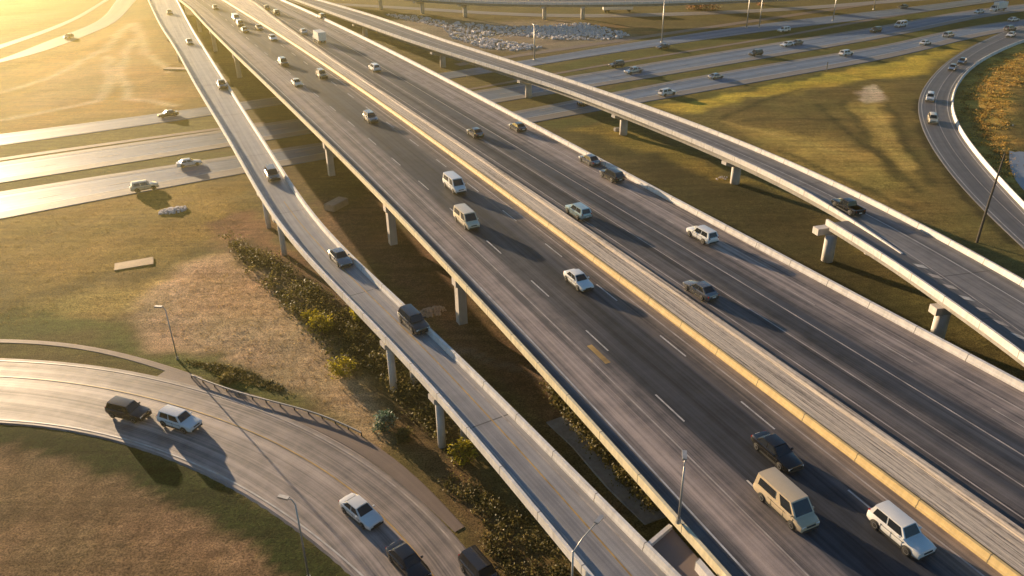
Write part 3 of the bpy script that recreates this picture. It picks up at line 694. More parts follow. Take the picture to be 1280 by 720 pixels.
for px, r, h, lab in (((882,12), 5.5, 6.5, 'reddish autumn tree standing between the service road and the far flyover'), ((868,11), 4.0, 4.5, 'small rust coloured tree left of the reddish autumn tree'),
                      ((948,6), 3.6, 7.5, 'slim pinkish autumn tree behind the pair of far lamp posts')):
    o = at([px])[0]; bush(o, r, h, L_rust, lab, 1300, 'tree', 'tree', 'autumn trees beyond the highways', .7)
for c in [o for o in bpy.data.objects if o.parent and o.parent.name.startswith('tree')]:
    if c.name.startswith('stem'): c.name = 'trunk'
    elif c.name.startswith('foliage'): c.name = 'crown'
def scatter(poly, n, clear=.6):
    P = at(poly); lo, hi = P.min(0), P.max(0); o = []
    while len(o) < n:
        q = rng.uniform(lo, hi, (n * 2, 2)); q = q[inpoly(q[:, 0], q[:, 1], P)]
        for p in q:
            if kd.find((p[0], p[1], 0))[2] > clear + 1.2: o.append(p)
            if len(o) >= n: break
    return np.array(o[:n])
def undergrowth(name, label, poly, ncl, per, hmax, rad, mat, leaf):
    base = scatter(poly, ncl); P, T = [], []
    for b in base:
        z = gz(*b); h = hmax * rng.uniform(.35, 1); r = rad * rng.uniform(.5, 1.2); q = rng.normal(size=(per, 3)) * [r * .5, r * .5, h * .28] + [b[0], b[1], z + h * .5]; q[:, 2] = np.maximum(q[:, 2], z + .03)
        P.append(q); T.append(np.full(per, rng.uniform(.05, .8)) + rng.normal(size=per) * .2)
    P = np.vstack(P); o = link(name, leaf_mesh(name, P, rng.uniform(.6, 1.4, len(P)) * leaf, np.concatenate(T), mat)); tag(o, label, cat=None, kind='stuff'); return o
undergrowth('undergrowth', 'dark tangled scrub along the outer side of the ramp bridge', [(282,296),(330,316),(400,366),(450,405),(500,455),(545,515),(560,560),(520,520),(470,465),(420,455),(380,410),(330,360),(300,330)], 170, 60, 1.4, 1.3, L_dk, .3)
undergrowth('undergrowth', 'olive weeds below the ramp bridge at the bottom of the picture', [(545,600),(600,600),(650,640),(730,730),(640,740),(600,680)], 120, 34, .5, .8, L_dk, .22)
undergrowth('undergrowth', 'bushy growth in the gap below the elevated highway parapet', [(685,478),(705,490),(760,560),(830,640),(810,640),(740,565),(695,510)], 170, 40, 1.6, 1.0, L_dk, .28)
undergrowth('undergrowth', 'green weeds beside the gutter path and guardrail', [(225,450),(300,460),(350,484),(395,514),(360,508),(300,490),(250,474)], 110, 30, .14, .6, L_dk, .2)
undergrowth('undergrowth', 'orange dry brush between the right hand loop and the pond', [(1208,105),(1245,75),(1285,60),(1300,85),(1262,115),(1258,190),(1270,240),(1225,190),(1200,140)], 330, 26, .38, 1.5, m_leaf('orange_brush_leaves', [(.14,.08,.02),(.42,.25,.06),(.62,.42,.09)]), .34)
# grass tufts
def tufts(name, label, poly, n, h, mat, tone0=.5):
    b = scatter(poly, n, .3); k = 4; C = np.repeat(b, k, 0) + rng.normal(size=(n * k, 2)) * .18; zz = np.array([gz(*p) for p in b]); zz = np.repeat(zz, k)
    tone = np.repeat(fbm(b[:, 0], b[:, 1], 6, 91) * .9 + rng.normal(size=n) * .18 + (tone0 - .5), k)
    o = link(name, leaf_mesh(name, np.c_[C, zz - .03], rng.uniform(.5, 1.3, n * k) * h, tone, mat, blades=True)); tag(o, label, kind='stuff')
tufts('grass', 'dry meadow grass left of the tan clearing', [(-20,285),(180,245),(300,230),(320,270),(250,320),(150,390),(50,405),(-20,410)], 3500, .16, L_dry, .8)
tufts('grass', 'sparse dry grass of the tan clearing', [(150,395),(260,330),(330,345),(440,455),(475,550),(350,478),(265,445)], 2000, .18, L_dry, .8)

# ================================================================== PALE ROCK FIELD beyond the right ramp
mb = MB()
rp = np.vstack([scatter([(480,18),(520,20),(560,28),(640,33),(735,30),(790,44),(770,50),(700,50),(655,46),(600,44),(540,34)], 1100), scatter([(555,38),(600,46),(665,56),(680,60),(640,64),(600,60),(565,48)], 420), scatter([(655,36),(735,33),(760,44),(690,47)], 420)])
for p in rp:
    s = random.uniform(.25, .8) * (1.6 if random.random() < .12 else 1); z = gz(*p); a = random.uniform(0, 3.1)
    mb.box((p[0], p[1], z + s * .22), (s * 1.4, s, s * .8), 0, a, .6)
tag(mb.obj('rubble', M['rock']), 'field of pale broken rock beyond the right ramp bridge', kind='stuff')

# ================================================================== ABUTMENT, BLOCKS, CHANNEL
def prism(name, pts, z0, z1, mat, parent=None):
    mb = MB(); n = len(pts); mb.add([(*p, z0) for p in pts] + [(*p, z1) for p in pts], [tuple(range(n))[::-1], tuple(range(n, 2 * n))] + [(i, (i + 1) % n, n + (i + 1) % n, n + i) for i in range(n)]); return mb.obj(name, mat, parent)
ab = empty('bridge_abutment'); tag(ab, 'pale concrete abutment slab wedged between the ramp bridge and the elevated highway', 'abutment')
pa = at([(817,669)], ZB)[0]; pb = at([(846,654)], ZB + .4)[0]
ia = rbB.near(pa); sa = float(pb @ HD); ib = int(np.argmin(abs(S - sa)))
lft = [bB[i] + rbB.nl[i] * .06 for i in range(ia, len(bB), 3)]; rgt = [eAL[i] - (eAR[i] - eAL[i]) / np.linalg.norm(eAR[i] - eAL[i]) * .06 for i in range(ib, min(ib + 14, len(S)))]
prism('slab', lft + rgt[::-1], ZB - .75, ZB + .02, M['apron'], ab)
prism('end_wall', [lft[0] * 1.0, rgt[0] * 1.0, rgt[0] + HD * .6, lft[0] + HD * .6], -.5, ZB - .76, M['concrete'], ab)
w0 = (lft[0] + rgt[0]) / 2; dv = rgt[0] - lft[0]; mb = MB(); mb.box((w0[0] + HD[0] * .2, w0[1] + HD[1] * .2, ZB + .20), (np.linalg.norm(dv) - .3, .32, .36), rz=math.atan2(dv[1], dv[0])); mb.obj('kerb', M['concrete'], ab)
mb = MB(); gr = np.array(rgt[1:9]) - HN * 0; u_ = (np.array(lft[0]) - rgt[0]); u_ /= np.linalg.norm(u_); wall(mb, gr + u_ * .35, gr + u_ * .95, ZB + .03, [(0, 0), (.1, .75), (.9, .75), (1, 0)]); mb.obj('side_barrier', M['barrier'], ab)
ch = at([(683,530),(703,523),(740,553),(790,600),(832,648),(806,658),(760,612),(715,560)]); o = prism('drainage_channel', list(ch), -.6, .28, M['girder']); tag(o, 'long low concrete channel cover in the shadow between ramp bridge and highway', 'channel')
def block(name, px, dims, rz, mat, label, cat, chip=True, lift=0):
    p = at([px])[0]; bm = bmesh.new(); bmesh.ops.create_cube(bm, size=1); bmesh.ops.scale(bm, vec=dims, verts=bm.verts); bmesh.ops.bevel(bm, geom=bm.edges[:], offset=min(dims) * .08, segments=2, affect='EDGES')
    for v in bm.verts: v.co += Vector([random.uniform(-1, 1) * .03 for _ in range(3)])
    me = bpy.data.meshes.new(name); bm.to_mesh(me); bm.free(); me.materials.append(mat); o = link(name, me); o.location = (p[0], p[1], gz(*p) + dims[2] / 2 - .06 + lift); o.rotation_euler = (0, 0, rz); tag(o, label, cat); return o
block('concrete_pad', (168,331), (5.4, 2.6, .2), R(22), m_conc('sunlit_tan_pad', (.58,.40,.22), .75), 'flat tan concrete pad lying alone in the left meadow', 'concrete pad')
block('concrete_block', (421,259), (4.2, 2.2, 1.2), R(62), M['tan_block'], 'pinkish concrete block lying in the shade below the elevated highway', 'concrete block')
block('concrete_block', (771,164), (1.2, 1.0, .8), R(20), M['barrier'], 'small white concrete block beside a round column of the right ramp', 'concrete block')
block('concrete_pad', (222,87), (8, 2.6, .4), R(-10), M['tan_block'], 'pale flat footing beside the far piers of the left ramp', 'concrete pad')
def heap(name, px, r, h, n, mat, label, cat):
    p = at([px])[0]; mb = MB(); 
    for k in range(n):
        a = random.uniform(0, 6.28); q = random.random() ** .6; s = random.uniform(.25, .6) * r * .45
        mb.box((math.cos(a) * r * q * 1.3, math.sin(a) * r * q * .7, h * (1 - q) * random.uniform(.3, 1) + s * .2), (s * 1.3, s, s * .8), 0, random.uniform(0, 3), .65)
    o = mb.obj(name, mat); o.location = (p[0], p[1], gz(*p)); o.rotation_euler = (0, 0, R(30)); tag(o, label, cat)
heap('stone_heap', (538,392), 1.7, .9, 80, M['tan_block'], 'heap of pinkish stones beside the inner parapet of the left ramp', 'stone heap')
heap('stone_heap', (217,265), 1.9, .35, 90, M['rock'], 'low scatter of white stones in the left meadow', 'stone heap')
heap('stone_heap', (902,224), 1.0, .5, 14, M['rock'], 'small white stones at the foot of a round column', 'stone heap')

# guard rail outside the foreground loop
gr = empty('guardrail'); tag(gr, 'low steel guardrail on posts along the outer edge of the foreground loop', 'guardrail')
gp = curve(at([(240,473),(303,497.5),(370,512),(420,527.5),(452,545)]), 1.9, 6)
mb = MB(); tn = np.gradient(gp, axis=0); tn /= np.linalg.norm(tn, axis=1)[:, None]; nn = np.stack([-tn[:, 1], tn[:, 0]], 1)
wall(mb, gp - nn * .05, gp + nn * .05, .08, [(0, .26), (0, .44), (1, .44), (1, .38), (.4, .35), (1, .32), (1, .26)]); mb.obj('rail', M['galv'], gr)
for p in gp: mb = MB(); mb.box((p[0], p[1], .18), (.12, .1, .6)); mb.obj('post', M['darksteel'], gr)
# barrier inside the right hand loop
mb = MB(); wall(mb, loopE.off('R', -.7), loopE.off('R', -.2), .0, JERSEY); o = mb.obj('concrete_barrier', M['barrier']); tag(o, 'low white concrete barrier curving along the inner side of the right hand loop', 'barrier')

# ================================================================== LAMP POSTS AND POLES
def lamp(foot, h, arm_dir, arm_len, label, z=0.0, name='street_lamp', mat=None, r=.085, droop=.25, group='street lamps', double=False):
    p = at([foot], z)[0]; root = empty(name, (p[0], p[1], z if z else gz(*p)), 0); tag(root, label, 'street lamp', group)
    mat = mat or M['galv']; mb = MB(); mb.tube([(0, 0, 0.3), (0, 0, h * .5), (0, 0, h)], [r, r * .85, r * .6], 8); mb.obj('pole', mat, root, True)
    mb = MB(); mb.tube([(0, 0, -.1), (0, 0, .35)], [r * 2.1, r * 1.7], 8); mb.obj('base', mat, root)
    for d in ((arm_dir, arm_dir + math.pi) if double else (arm_dir,)):
        ux, uy = math.cos(d), math.sin(d)
        mb = MB(); mb.tube([(0, 0, h - .15), (ux * arm_len * .4, uy * arm_len * .4, h + droop), (ux * arm_len, uy * arm_len, h + droop * 1.3)], [r * .55, r * .5, r * .45], 6); mb.obj('arm', mat, root, True)
        mb = MB(); mb.box((ux * (arm_len + .4), uy * (arm_len + .4), h + droop * 1.3), (.95, .34, .16), rz=d); mb.box((ux * (arm_len + .4), uy * (arm_len + .4), h + droop * 1.3 - .1), (.7, .26, .06), 1, rz=d); mb.obj('lamp_head', [mat, M['lens']], root)
    return root
lamp((222,449), 6.9, R(170), 0.4, 'tall slim lamp post standing at the lower left edge of the tan clearing', name='street_lamp')
lamp((386,722), 8.3, R(160), .6, 'lamp post rising from the dark verge of the foreground loop', r=.10)
lamp((713,800), 9.2, R(52), 3.1, 'lamp post with a long lit arm reaching over the ramp bridge', r=.12)
pz = at([(848,652)], ZM + .9)[0]
lamp((848,652), 5.2, R(80), .5, 'slim lamp post fixed to the elevated highway parapet by the abutment', z=ZM + .88, r=.1)
for foot, h, lab in (((668,75), 10, 'far lamp post at the frontage road beside the pale rock field'), ((827,53), 14, 'tallest far lamp post on the frontage road with a bent arm'), ((933,35), 13, 'left one of two far lamp posts in front of the pinkish tree'),
                     ((949,34), 12, 'right one of two far lamp posts in front of the pinkish tree'), ((1041,26), 11, 'far lamp post where the frontage road passes the service road'), ((1092,12), 9, 'far lamp post nearest the top right end of the service road'), ((1033,89), 2.6, 'short pale marker post on the yellow verge of the highway')):
    if h < 5:
        p = at([foot])[0]; mb = MB(); mb.tube([(0, 0, 0), (0, 0, h)], .14, 8); o = mb.obj('marker_post', M['barrier']); o.location = (*p, gz(*p)); tag(o, lab, 'post')
    else: lamp(foot, h, R(100), 2.0, lab, r=.22)
p = at([(1221,303)])[0]; mb = MB(); mb.tube([(0, 0, -.3), (.15, 0, 7), (.5, 0, 14.2)], [.2, .17, .11], 9); o = mb.obj('utility_pole', M['darksteel']); o.location = (*p, gz(*p)); tag(o, 'dark timber utility pole in front of the right hand loop', 'utility pole')
# small white road sign below the highway
p = at([(321,97)])[0]; sg = empty('road_sign', (*p, gz(*p)), R(35)); tag(sg, 'small pale sign on a post beneath the far part of the highway', 'road sign')
mb = MB(); mb.box((0, 0, 1.2), (.1, .1, 2.6)); mb.obj('post', M['galv'], sg); mb = MB(); mb.box((0, -.08, 2.6), (1.5, .06, 1.1)); mb.obj('panel', M['barrier'], sg)

# ================================================================== VEHICLES
def paint(name, col, metal=.3, rough=.22):
    t = NT(name); n = t.noise(2.2, 4, .6, t.n('ShaderNodeTexCoord').outputs['Object'])
    c = t.ramp(n, [(.3, tuple(x * .97 for x in col)), (.7, tuple(min(1, x * 1.02) for x in col))])
    m = t.fin(c, rough, metal if max(col) < .5 else 0.0, .5); t.p.inputs['Coat Weight'].default_value = .8; t.p.inputs['Coat Roughness'].default_value = .06; return m
PC = {'white': paint('white_car_paint', (.74, .73, .70)), 'cream': paint('cream_car_paint', (.70, .60, .42)), 'beige': paint('beige_car_paint', (.56, .45, .30)), 'black': paint('black_car_paint', (.012, .012, .014)),
      'dark': paint('charcoal_car_paint', (.035, .034, .036)), 'silver': paint('silver_car_paint', (.42, .42, .42), .6), 'grey': paint('grey_car_paint', (.17, .17, .175), .5), 'blue': paint('blue_grey_car_paint', (.10, .16, .24), .4),
      'teal': paint('pale_teal_car_paint', (.36, .46, .46)), 'tan': paint('tan_car_paint', (.38, .29, .18)), 'brown': paint('brown_car_paint', (.10, .065, .04))}
V_glass = m_plain('car_glass', (.018, .022, .028), .08, 0, .6, .1); V_tyre = m_plain('tyre_rubber', (.018, .017, .017), .8); V_rim = m_plain('wheel_rim', (.35, .35, .35), .3, .8)
V_head = m_plain('headlight_glass', (.75, .74, .70), .15); V_tail = m_plain('tail_light_glass', (.35, .02, .015), .25); V_trim = m_plain('dark_trim', (.03, .03, .03), .6); V_box = m_plain('white_box_panel', (.72, .69, .62), .45)
VM = [None, V_glass, V_tyre, V_rim, V_head, V_tail, V_trim, V_box]

def loft(st, closed_ring=True):
    """stations (x, z_low, z_top, half width, top half width)"""
    mb = MB(); vs, fs = [], []; m = 10
    for (x, z0, z1, w, wt) in st:
        h = z1 - z0
        vs += [(x, -w * .86, z0), (x, -w * .98, z0 + h * .22), (x, -w, z0 + h * .55), (x, -(w + wt) / 2, z0 + h * .88), (x, -wt * .92, z1), (x, wt * .92, z1), (x, (w + wt) / 2, z0 + h * .88), (x, w, z0 + h * .55), (x, w * .98, z0 + h * .22), (x, w * .86, z0)]
    for i in range(len(st) - 1):
        for k in range(m): fs.append((i * m + k, i * m + (k + 1) % m, (i + 1) * m + (k + 1) % m, (i + 1) * m + k))
    fs += [tuple(range(m)), tuple((len(st) - 1) * m + k for k in range(m))[::-1]]
    mb.add(vs, fs); return mb
SPEC = {   # length, half width, cabin (x front bottom, front top, rear top, rear bottom), belt z, roof z, body stations
 'sedan':  dict(L=4.75, w=.91, cab=(1.02, .22, -1.05, -1.80), belt=.92, roof=1.46, wb=(1.42, -1.38), r=.33,
    st=[(2.37,.34,.60,.66,.60),(2.30,.24,.70,.80,.72),(1.95,.20,.78,.89,.80),(1.05,.19,.92,.91,.82),(0,.19,.95,.91,.82),(-1.3,.19,.97,.91,.82),(-1.95,.20,.98,.89,.80),(-2.28,.26,.92,.80,.72),(-2.37,.40,.80,.68,.62)]),
 'suv':    dict(L=4.85, w=.96, cab=(1.05, .50, -1.95, -2.25), belt=1.08, roof=1.76, wb=(1.45, -1.42), r=.38,
    st=[(2.42,.40,.78,.72,.66),(2.34,.30,.92,.86,.78),(1.95,.27,1.0,.94,.84),(1.05,.26,1.08,.96,.86),(0,.26,1.10,.96,.86),(-1.4,.26,1.12,.96,.86),(-2.1,.28,1.12,.94,.84),(-2.35,.34,1.08,.86,.78),(-2.42,.46,.95,.74,.68)]),
 'pickup': dict(L=5.6, w=.98, cab=(1.05, .50, -.75, -.95), belt=1.10, roof=1.80, wb=(1.75, -1.75), r=.40,
    st=[(2.80,.42,.80,.74,.68),(2.72,.32,.95,.88,.80),(2.3,.30,1.04,.95,.86),(1.05,.28,1.10,.98,.88),(0,.28,1.12,.98,.88),(-.95,.28,1.12,.98,.88)]),
 'van':    dict(L=5.4, w=.98, cab=(1.95, 1.15, -2.45, -2.60), belt=1.15, roof=2.12, wb=(1.75, -1.55), r=.36,
    st=[(2.70,.36,.74,.74,.68),(2.62,.28,.90,.90,.82),(2.3,.26,1.02,.96,.88),(1.9,.25,1.14,.98,.92),(0,.25,1.18,.98,.94),(-2.2,.25,1.18,.98,.94),(-2.58,.28,1.18,.96,.92),(-2.70,.36,1.0,.92,.86)]),
 'truck':  dict(L=7.8, w=1.05, cab=(3.45, 3.05, 2.0, 1.9), belt=1.35, roof=2.35, wb=(2.7, -2.2), r=.45,
    st=[(3.90,.45,.95,.86,.80),(3.80,.36,1.18,.98,.90),(3.45,.34,1.32,1.04,.98),(2.6,.34,1.38,1.05,1.0),(1.9,.34,1.38,1.05,1.0)])}
def make_parts(kind):
    """[(part name, parent part or None, MB, slot materials)], x is forward"""
    sp = SPEC[kind]; w = sp['w']; out = []
    body = loft(sp['st'])
    xf, xtf, xtr, xr = sp['cab']; zb, zr = sp['belt'] - .02, sp['roof']; wb_, wt = w * .88, w * .70
    if kind in ('van', 'truck'): wb_, wt = w * .95, w * .84
    zf = zb - (.02 if kind != 'van' else .04)
    V = [(xf, -wb_, zf), (xf, wb_, zf), (xr, wb_, zb), (xr, -wb_, zb), (xtf, -wt, zr - .04), (xtf, wt, zr - .04), (xtr, wt, zr - .03), (xtr, -wt, zr - .03)]
    body.add(V, [(0, 1, 5, 4), (1, 2, 6, 5), (2, 3, 7, 6), (3, 0, 4, 7), (4, 5, 6, 7)])
    if kind == 'pickup':
        for y in (-1, 1): body.box((-1.85, y * .89, .75), (1.8, .16, .8))
        body.box((-2.72, 0, .75), (.12, 1.9, .78)); body.box((-1.85, 0, .46), (1.8, 1.7, .14))
    out.append(('body', None, body, 0))
    # roof skin
    rf = MB(); n = 4; vs = []; fs = []
    for i in range(n + 1):
        x = xtf * (1 - i / n) + xtr * i / n + (.06 if i == 0 else -.04 if i == n else 0); cr = .045 * math.sin(math.pi * (.15 + .7 * i / n))
        vs += [(x, -wt * 1.0, zr - .035), (x, -wt * .6, zr - .01 + cr * .6), (x, 0, zr + cr * .8), (x, wt * .6, zr - .01 + cr * .6), (x, wt * 1.0, zr - .035)]
    for i in range(n):
        for k in range(4): fs.append((i * 5 + k, i * 5 + k + 1, (i + 1) * 5 + k + 1, (i + 1) * 5 + k))
    rf.add(vs, fs); out.append(('roof', None, rf, 0))
    def pane(name, q, m0, m1, off):
        a, b, c, d = [np.array(p, float) for p in q]     # a,b bottom; c,d top (above b, a)
        f = lambda s, t: (a * (1 - s) + b * s) * (1 - t) + (d * (1 - s) + c * s) * t
        P = [f(m0, .08), f(1 - m1, .08), f(1 - m1, .9), f(m0, .9)]; nn = np.cross(P[1] - P[0], P[3] - P[0]); nn /= np.linalg.norm(nn)
        if nn @ off < 0: nn = -nn
        g = MB(); g.add([tuple(p + nn * .015) for p in P], [(0, 1, 2, 3)]); out.append((name, None, g, 1))
    pane('windscreen', (V[0], V[1], V[5], V[4]), .07, .07, np.array((1, 0, 1)))
    if kind != 'truck': pane('rear_window', (V[3], V[2], V[6], V[7]), .10, .10, np.array((-1, 0, .3)))
    for y, q in ((-1, (V[0], V[3], V[7], V[4])), (1, (V[1], V[2], V[6], V[5]))):
        if kind == 'van': pane('side_window', q, .06, .66, np.array((0, y, 0)))
        else:
            pane('side_window', q, .07, .52, np.array((0, y, 0)))
            if kind in ('sedan', 'suv', 'pickup'): pane('side_window', q, .52, .10, np.array((0, y, 0)))
    x0 = sp['st'][0][0]; xe = -sp['L'] / 2
    if kind == 'truck':
        bx = MB(); bx.box((-1.05, 0, 2.15), (5.6, 2.3, 2.3)); out.append(('cargo_box', None, bx, 7))
        ch = MB(); ch.box((-1.0, 0, .80), (5.7, 1.0, .3)); ch.box((-3.75, 0, .6), (.15, 2.0, .25)); out.append(('chassis', None, ch, 6))
    for y in (-1, 1):
        hl = MB(); zz = sp['st'][1][2] - .13; hl.box((x0 - .09, y * w * .66, zz), (.14, .34, .15), 0); out.append(('headlight', None, hl, 4))
        tl = MB(); zt = (.78 if kind == 'sedan' else .95) if kind != 'truck' else .85; tl.box((xe + (.10 if kind != 'truck' else .08), y * w * .72, zt), (.16, .24 if kind == 'sedan' else .14, .16 if kind == 'sedan' else .34)); out.append(('tail_light', None, tl, 5))
        mr = MB(); mr.box((xf - .35, y * (w + .06), sp['belt'] + .06), (.14, .2, .14)); out.append(('mirror', None, mr, 0))
        for x in sp['wb']:
            r = sp['r']; ty = MB(); k = 18; yo = y * (w - .085); h = .12
            vs = []
            for yy, rr in ((-h, r * .9), (-h * .8, r), (h * .8, r), (h, r * .9)):
                vs += [(x + rr * math.cos(2 * math.pi * i / k), yo + yy, r + rr * math.sin(2 * math.pi * i / k)) for i in range(k)]
            fs = [(a * k + i, a * k + (i + 1) % k, (a + 1) * k + (i + 1) % k, (a + 1) * k + i) for a in range(3) for i in range(k)] + [tuple(range(k)), tuple(3 * k + i for i in range(k))]
            ty.add(vs, fs); out.append(('wheel', None, ty, 2))
            rm = MB(); yy = yo + y * (h + .006); rm.add([(x + r * .6 * math.cos(2 * math.pi * i / 12), yy, r + r * .6 * math.sin(2 * math.pi * i / 12)) for i in range(12)] + [(x, yy - y * .03, r)], [(i, (i + 1) % 12, 12) for i in range(12)]); out.append(('rim', 'wheel', rm, 3))
    gl = MB(); gl.box((x0 + .0, 0, sp['st'][1][2] - .16), (.06, w * .85, .12)); out.append(('grille', None, gl, 6))
    pl = MB(); pl.box((xe - (.075 if kind != 'truck' else .0), 0, .70 if kind != 'truck' else .75), (.03, .46, .14)); out.append(('number_plate', None, pl, 7))
    for y in (-1, 1):
        sl = MB(); sl.box((0, y * (w - .02), sp['st'][3][1] + .06), (sp['wb'][0] - sp['wb'][1] - 2.3 * sp['r'], .06, .14)); out.append(('side_sill', None, sl, 6))
        ds = MB(); zl, zh = sp['st'][3][1] + .12, sp['belt'] - .06
        for x in ((.95, -.05, -1.0) if kind in ('sedan', 'suv') else (.9, -.25) if kind == 'pickup' else (1.75, .75, -.6)):
            if kind != 'truck': ds.box((x, y * (w - .004), (zl + zh) / 2), (.025, .02, (zh - zl) * .8))
        if kind != 'truck':
            ds.box((0, y * (w + .004), zh - .16), (2.0, .016, .03)); out.append(('door_trim', None, ds, 6))
        if kind == 'van':
            q = [(-.35, y * w * .945, 1.28), (-2.2, y * w * .945, 1.28), (-2.12, y * w * .865, 1.92), (-.4, y * w * .865, 1.92)]
            g_ = MB(); g_.add([(a_, b_ + y * .03, c_) for a_, b_, c_ in q], [(0, 1, 2, 3)]); out.append(('side_window', None, g_, 1))
        for x in sp['wb']:
            k = 14; ar = MB(); r2 = sp['r'] * 1.22; yy = y * (w + .004)
            ar.add([(x + r2 * math.cos(math.pi * i / k), yy, sp['r'] + r2 * math.sin(math.pi * i / k)) for i in range(k + 1)] + [(x, yy, sp['r'] * .9)], [(i, i + 1, k + 1) for i in range(k)]); out.append(('wheel_arch', None, ar, 6))
    bp = MB(); bp.box((x0 + .01, 0, sp['st'][0][1] + .05), (.10, w * 1.5, .16)); out.append(('bumper', None, bp, 6))
    bp = MB(); bp.box((xe - .01 + (.04 if kind == 'truck' else 0), 0, .48), (.10, w * 1.5, .16)); out.append(('bumper', None, bp, 6))
    return out
PROTO = {}
def proto(kind):
    if kind not in PROTO:
        full = []; far_mb = MB()
        for (n, par, mb, slot) in make_parts(kind):
            base = len(far_mb.v); far_mb.v += mb.v; far_mb.f += [tuple(base + i for i in f) for f in mb.f]; far_mb.m += [slot] * len(mb.f)
            me_ = mb.mesh(n, [PC['white'] if slot == 0 else VM[slot]], n in ('body', 'roof', 'wheel'))
            if n in ('body', 'wheel'): me_.set_sharp_from_angle(angle=R(38))
            full.append((n, par, me_, slot))
        PROTO[kind] = (full, far_mb.mesh(kind, [PC['white']] + VM[1:]))
    return PROTO[kind]
def vehicle(kind, colour, px, rb, way, label, group=None, small=False, twist=0.0, z=None, lane=None):
    zz = rb.z if rb is not None else (z or 0.05); zz += .02
    p = at([px], zz + SPEC[kind]['roof'] * .45)[0]
    if rb is not None:
        t = rb.t[rb.near(p)]
        if (way == 'c' and t @ p > 0) or (way == 'a' and t @ p < 0) or (way == 'r' and t[0] < 0) or (way == 'l' and t[0] > 0): t = -t
        rz = math.atan2(t[1], t[0])
    else: rz = way
    full, far_me = proto(kind); name = {'sedan': 'car', 'suv': 'sport_utility_car', 'pickup': 'pickup_truck', 'van': 'van', 'truck': 'box_truck'}[kind]
    cat = {'sedan': 'car', 'suv': 'car', 'pickup': 'pickup truck', 'van': 'van', 'truck': 'truck'}[kind]
    if small:
        o = link(name, far_me); o.material_slots[0].link = 'OBJECT'; o.material_slots[0].material = PC[colour]
        o.location = (p[0], p[1], zz); o.rotation_euler = (0, 0, rz + twist); return tag(o, label, cat, group)
    root = empty(name, (p[0], p[1], zz), rz + twist); tag(root, label, cat, group); last = None
    for (n, par, me_, slot) in full:
        o = link(n, me_, last if par else root)
        if n == 'wheel': last = o
        if slot == 0: o.material_slots[0].link = 'OBJECT'; o.material_slots[0].material = PC[colour]
    return root
G1 = 'vehicles on the left carriageway of the elevated highway'; G2_ = 'vehicles on the right carriageway of the elevated highway'; G3_ = 'cars on the left ramp bridge'; G4 = 'cars on the ground highway'; G5 = 'vehicles on the foreground loop'; G6 = 'cars on the right hand loop'
N = False; Y_ = True
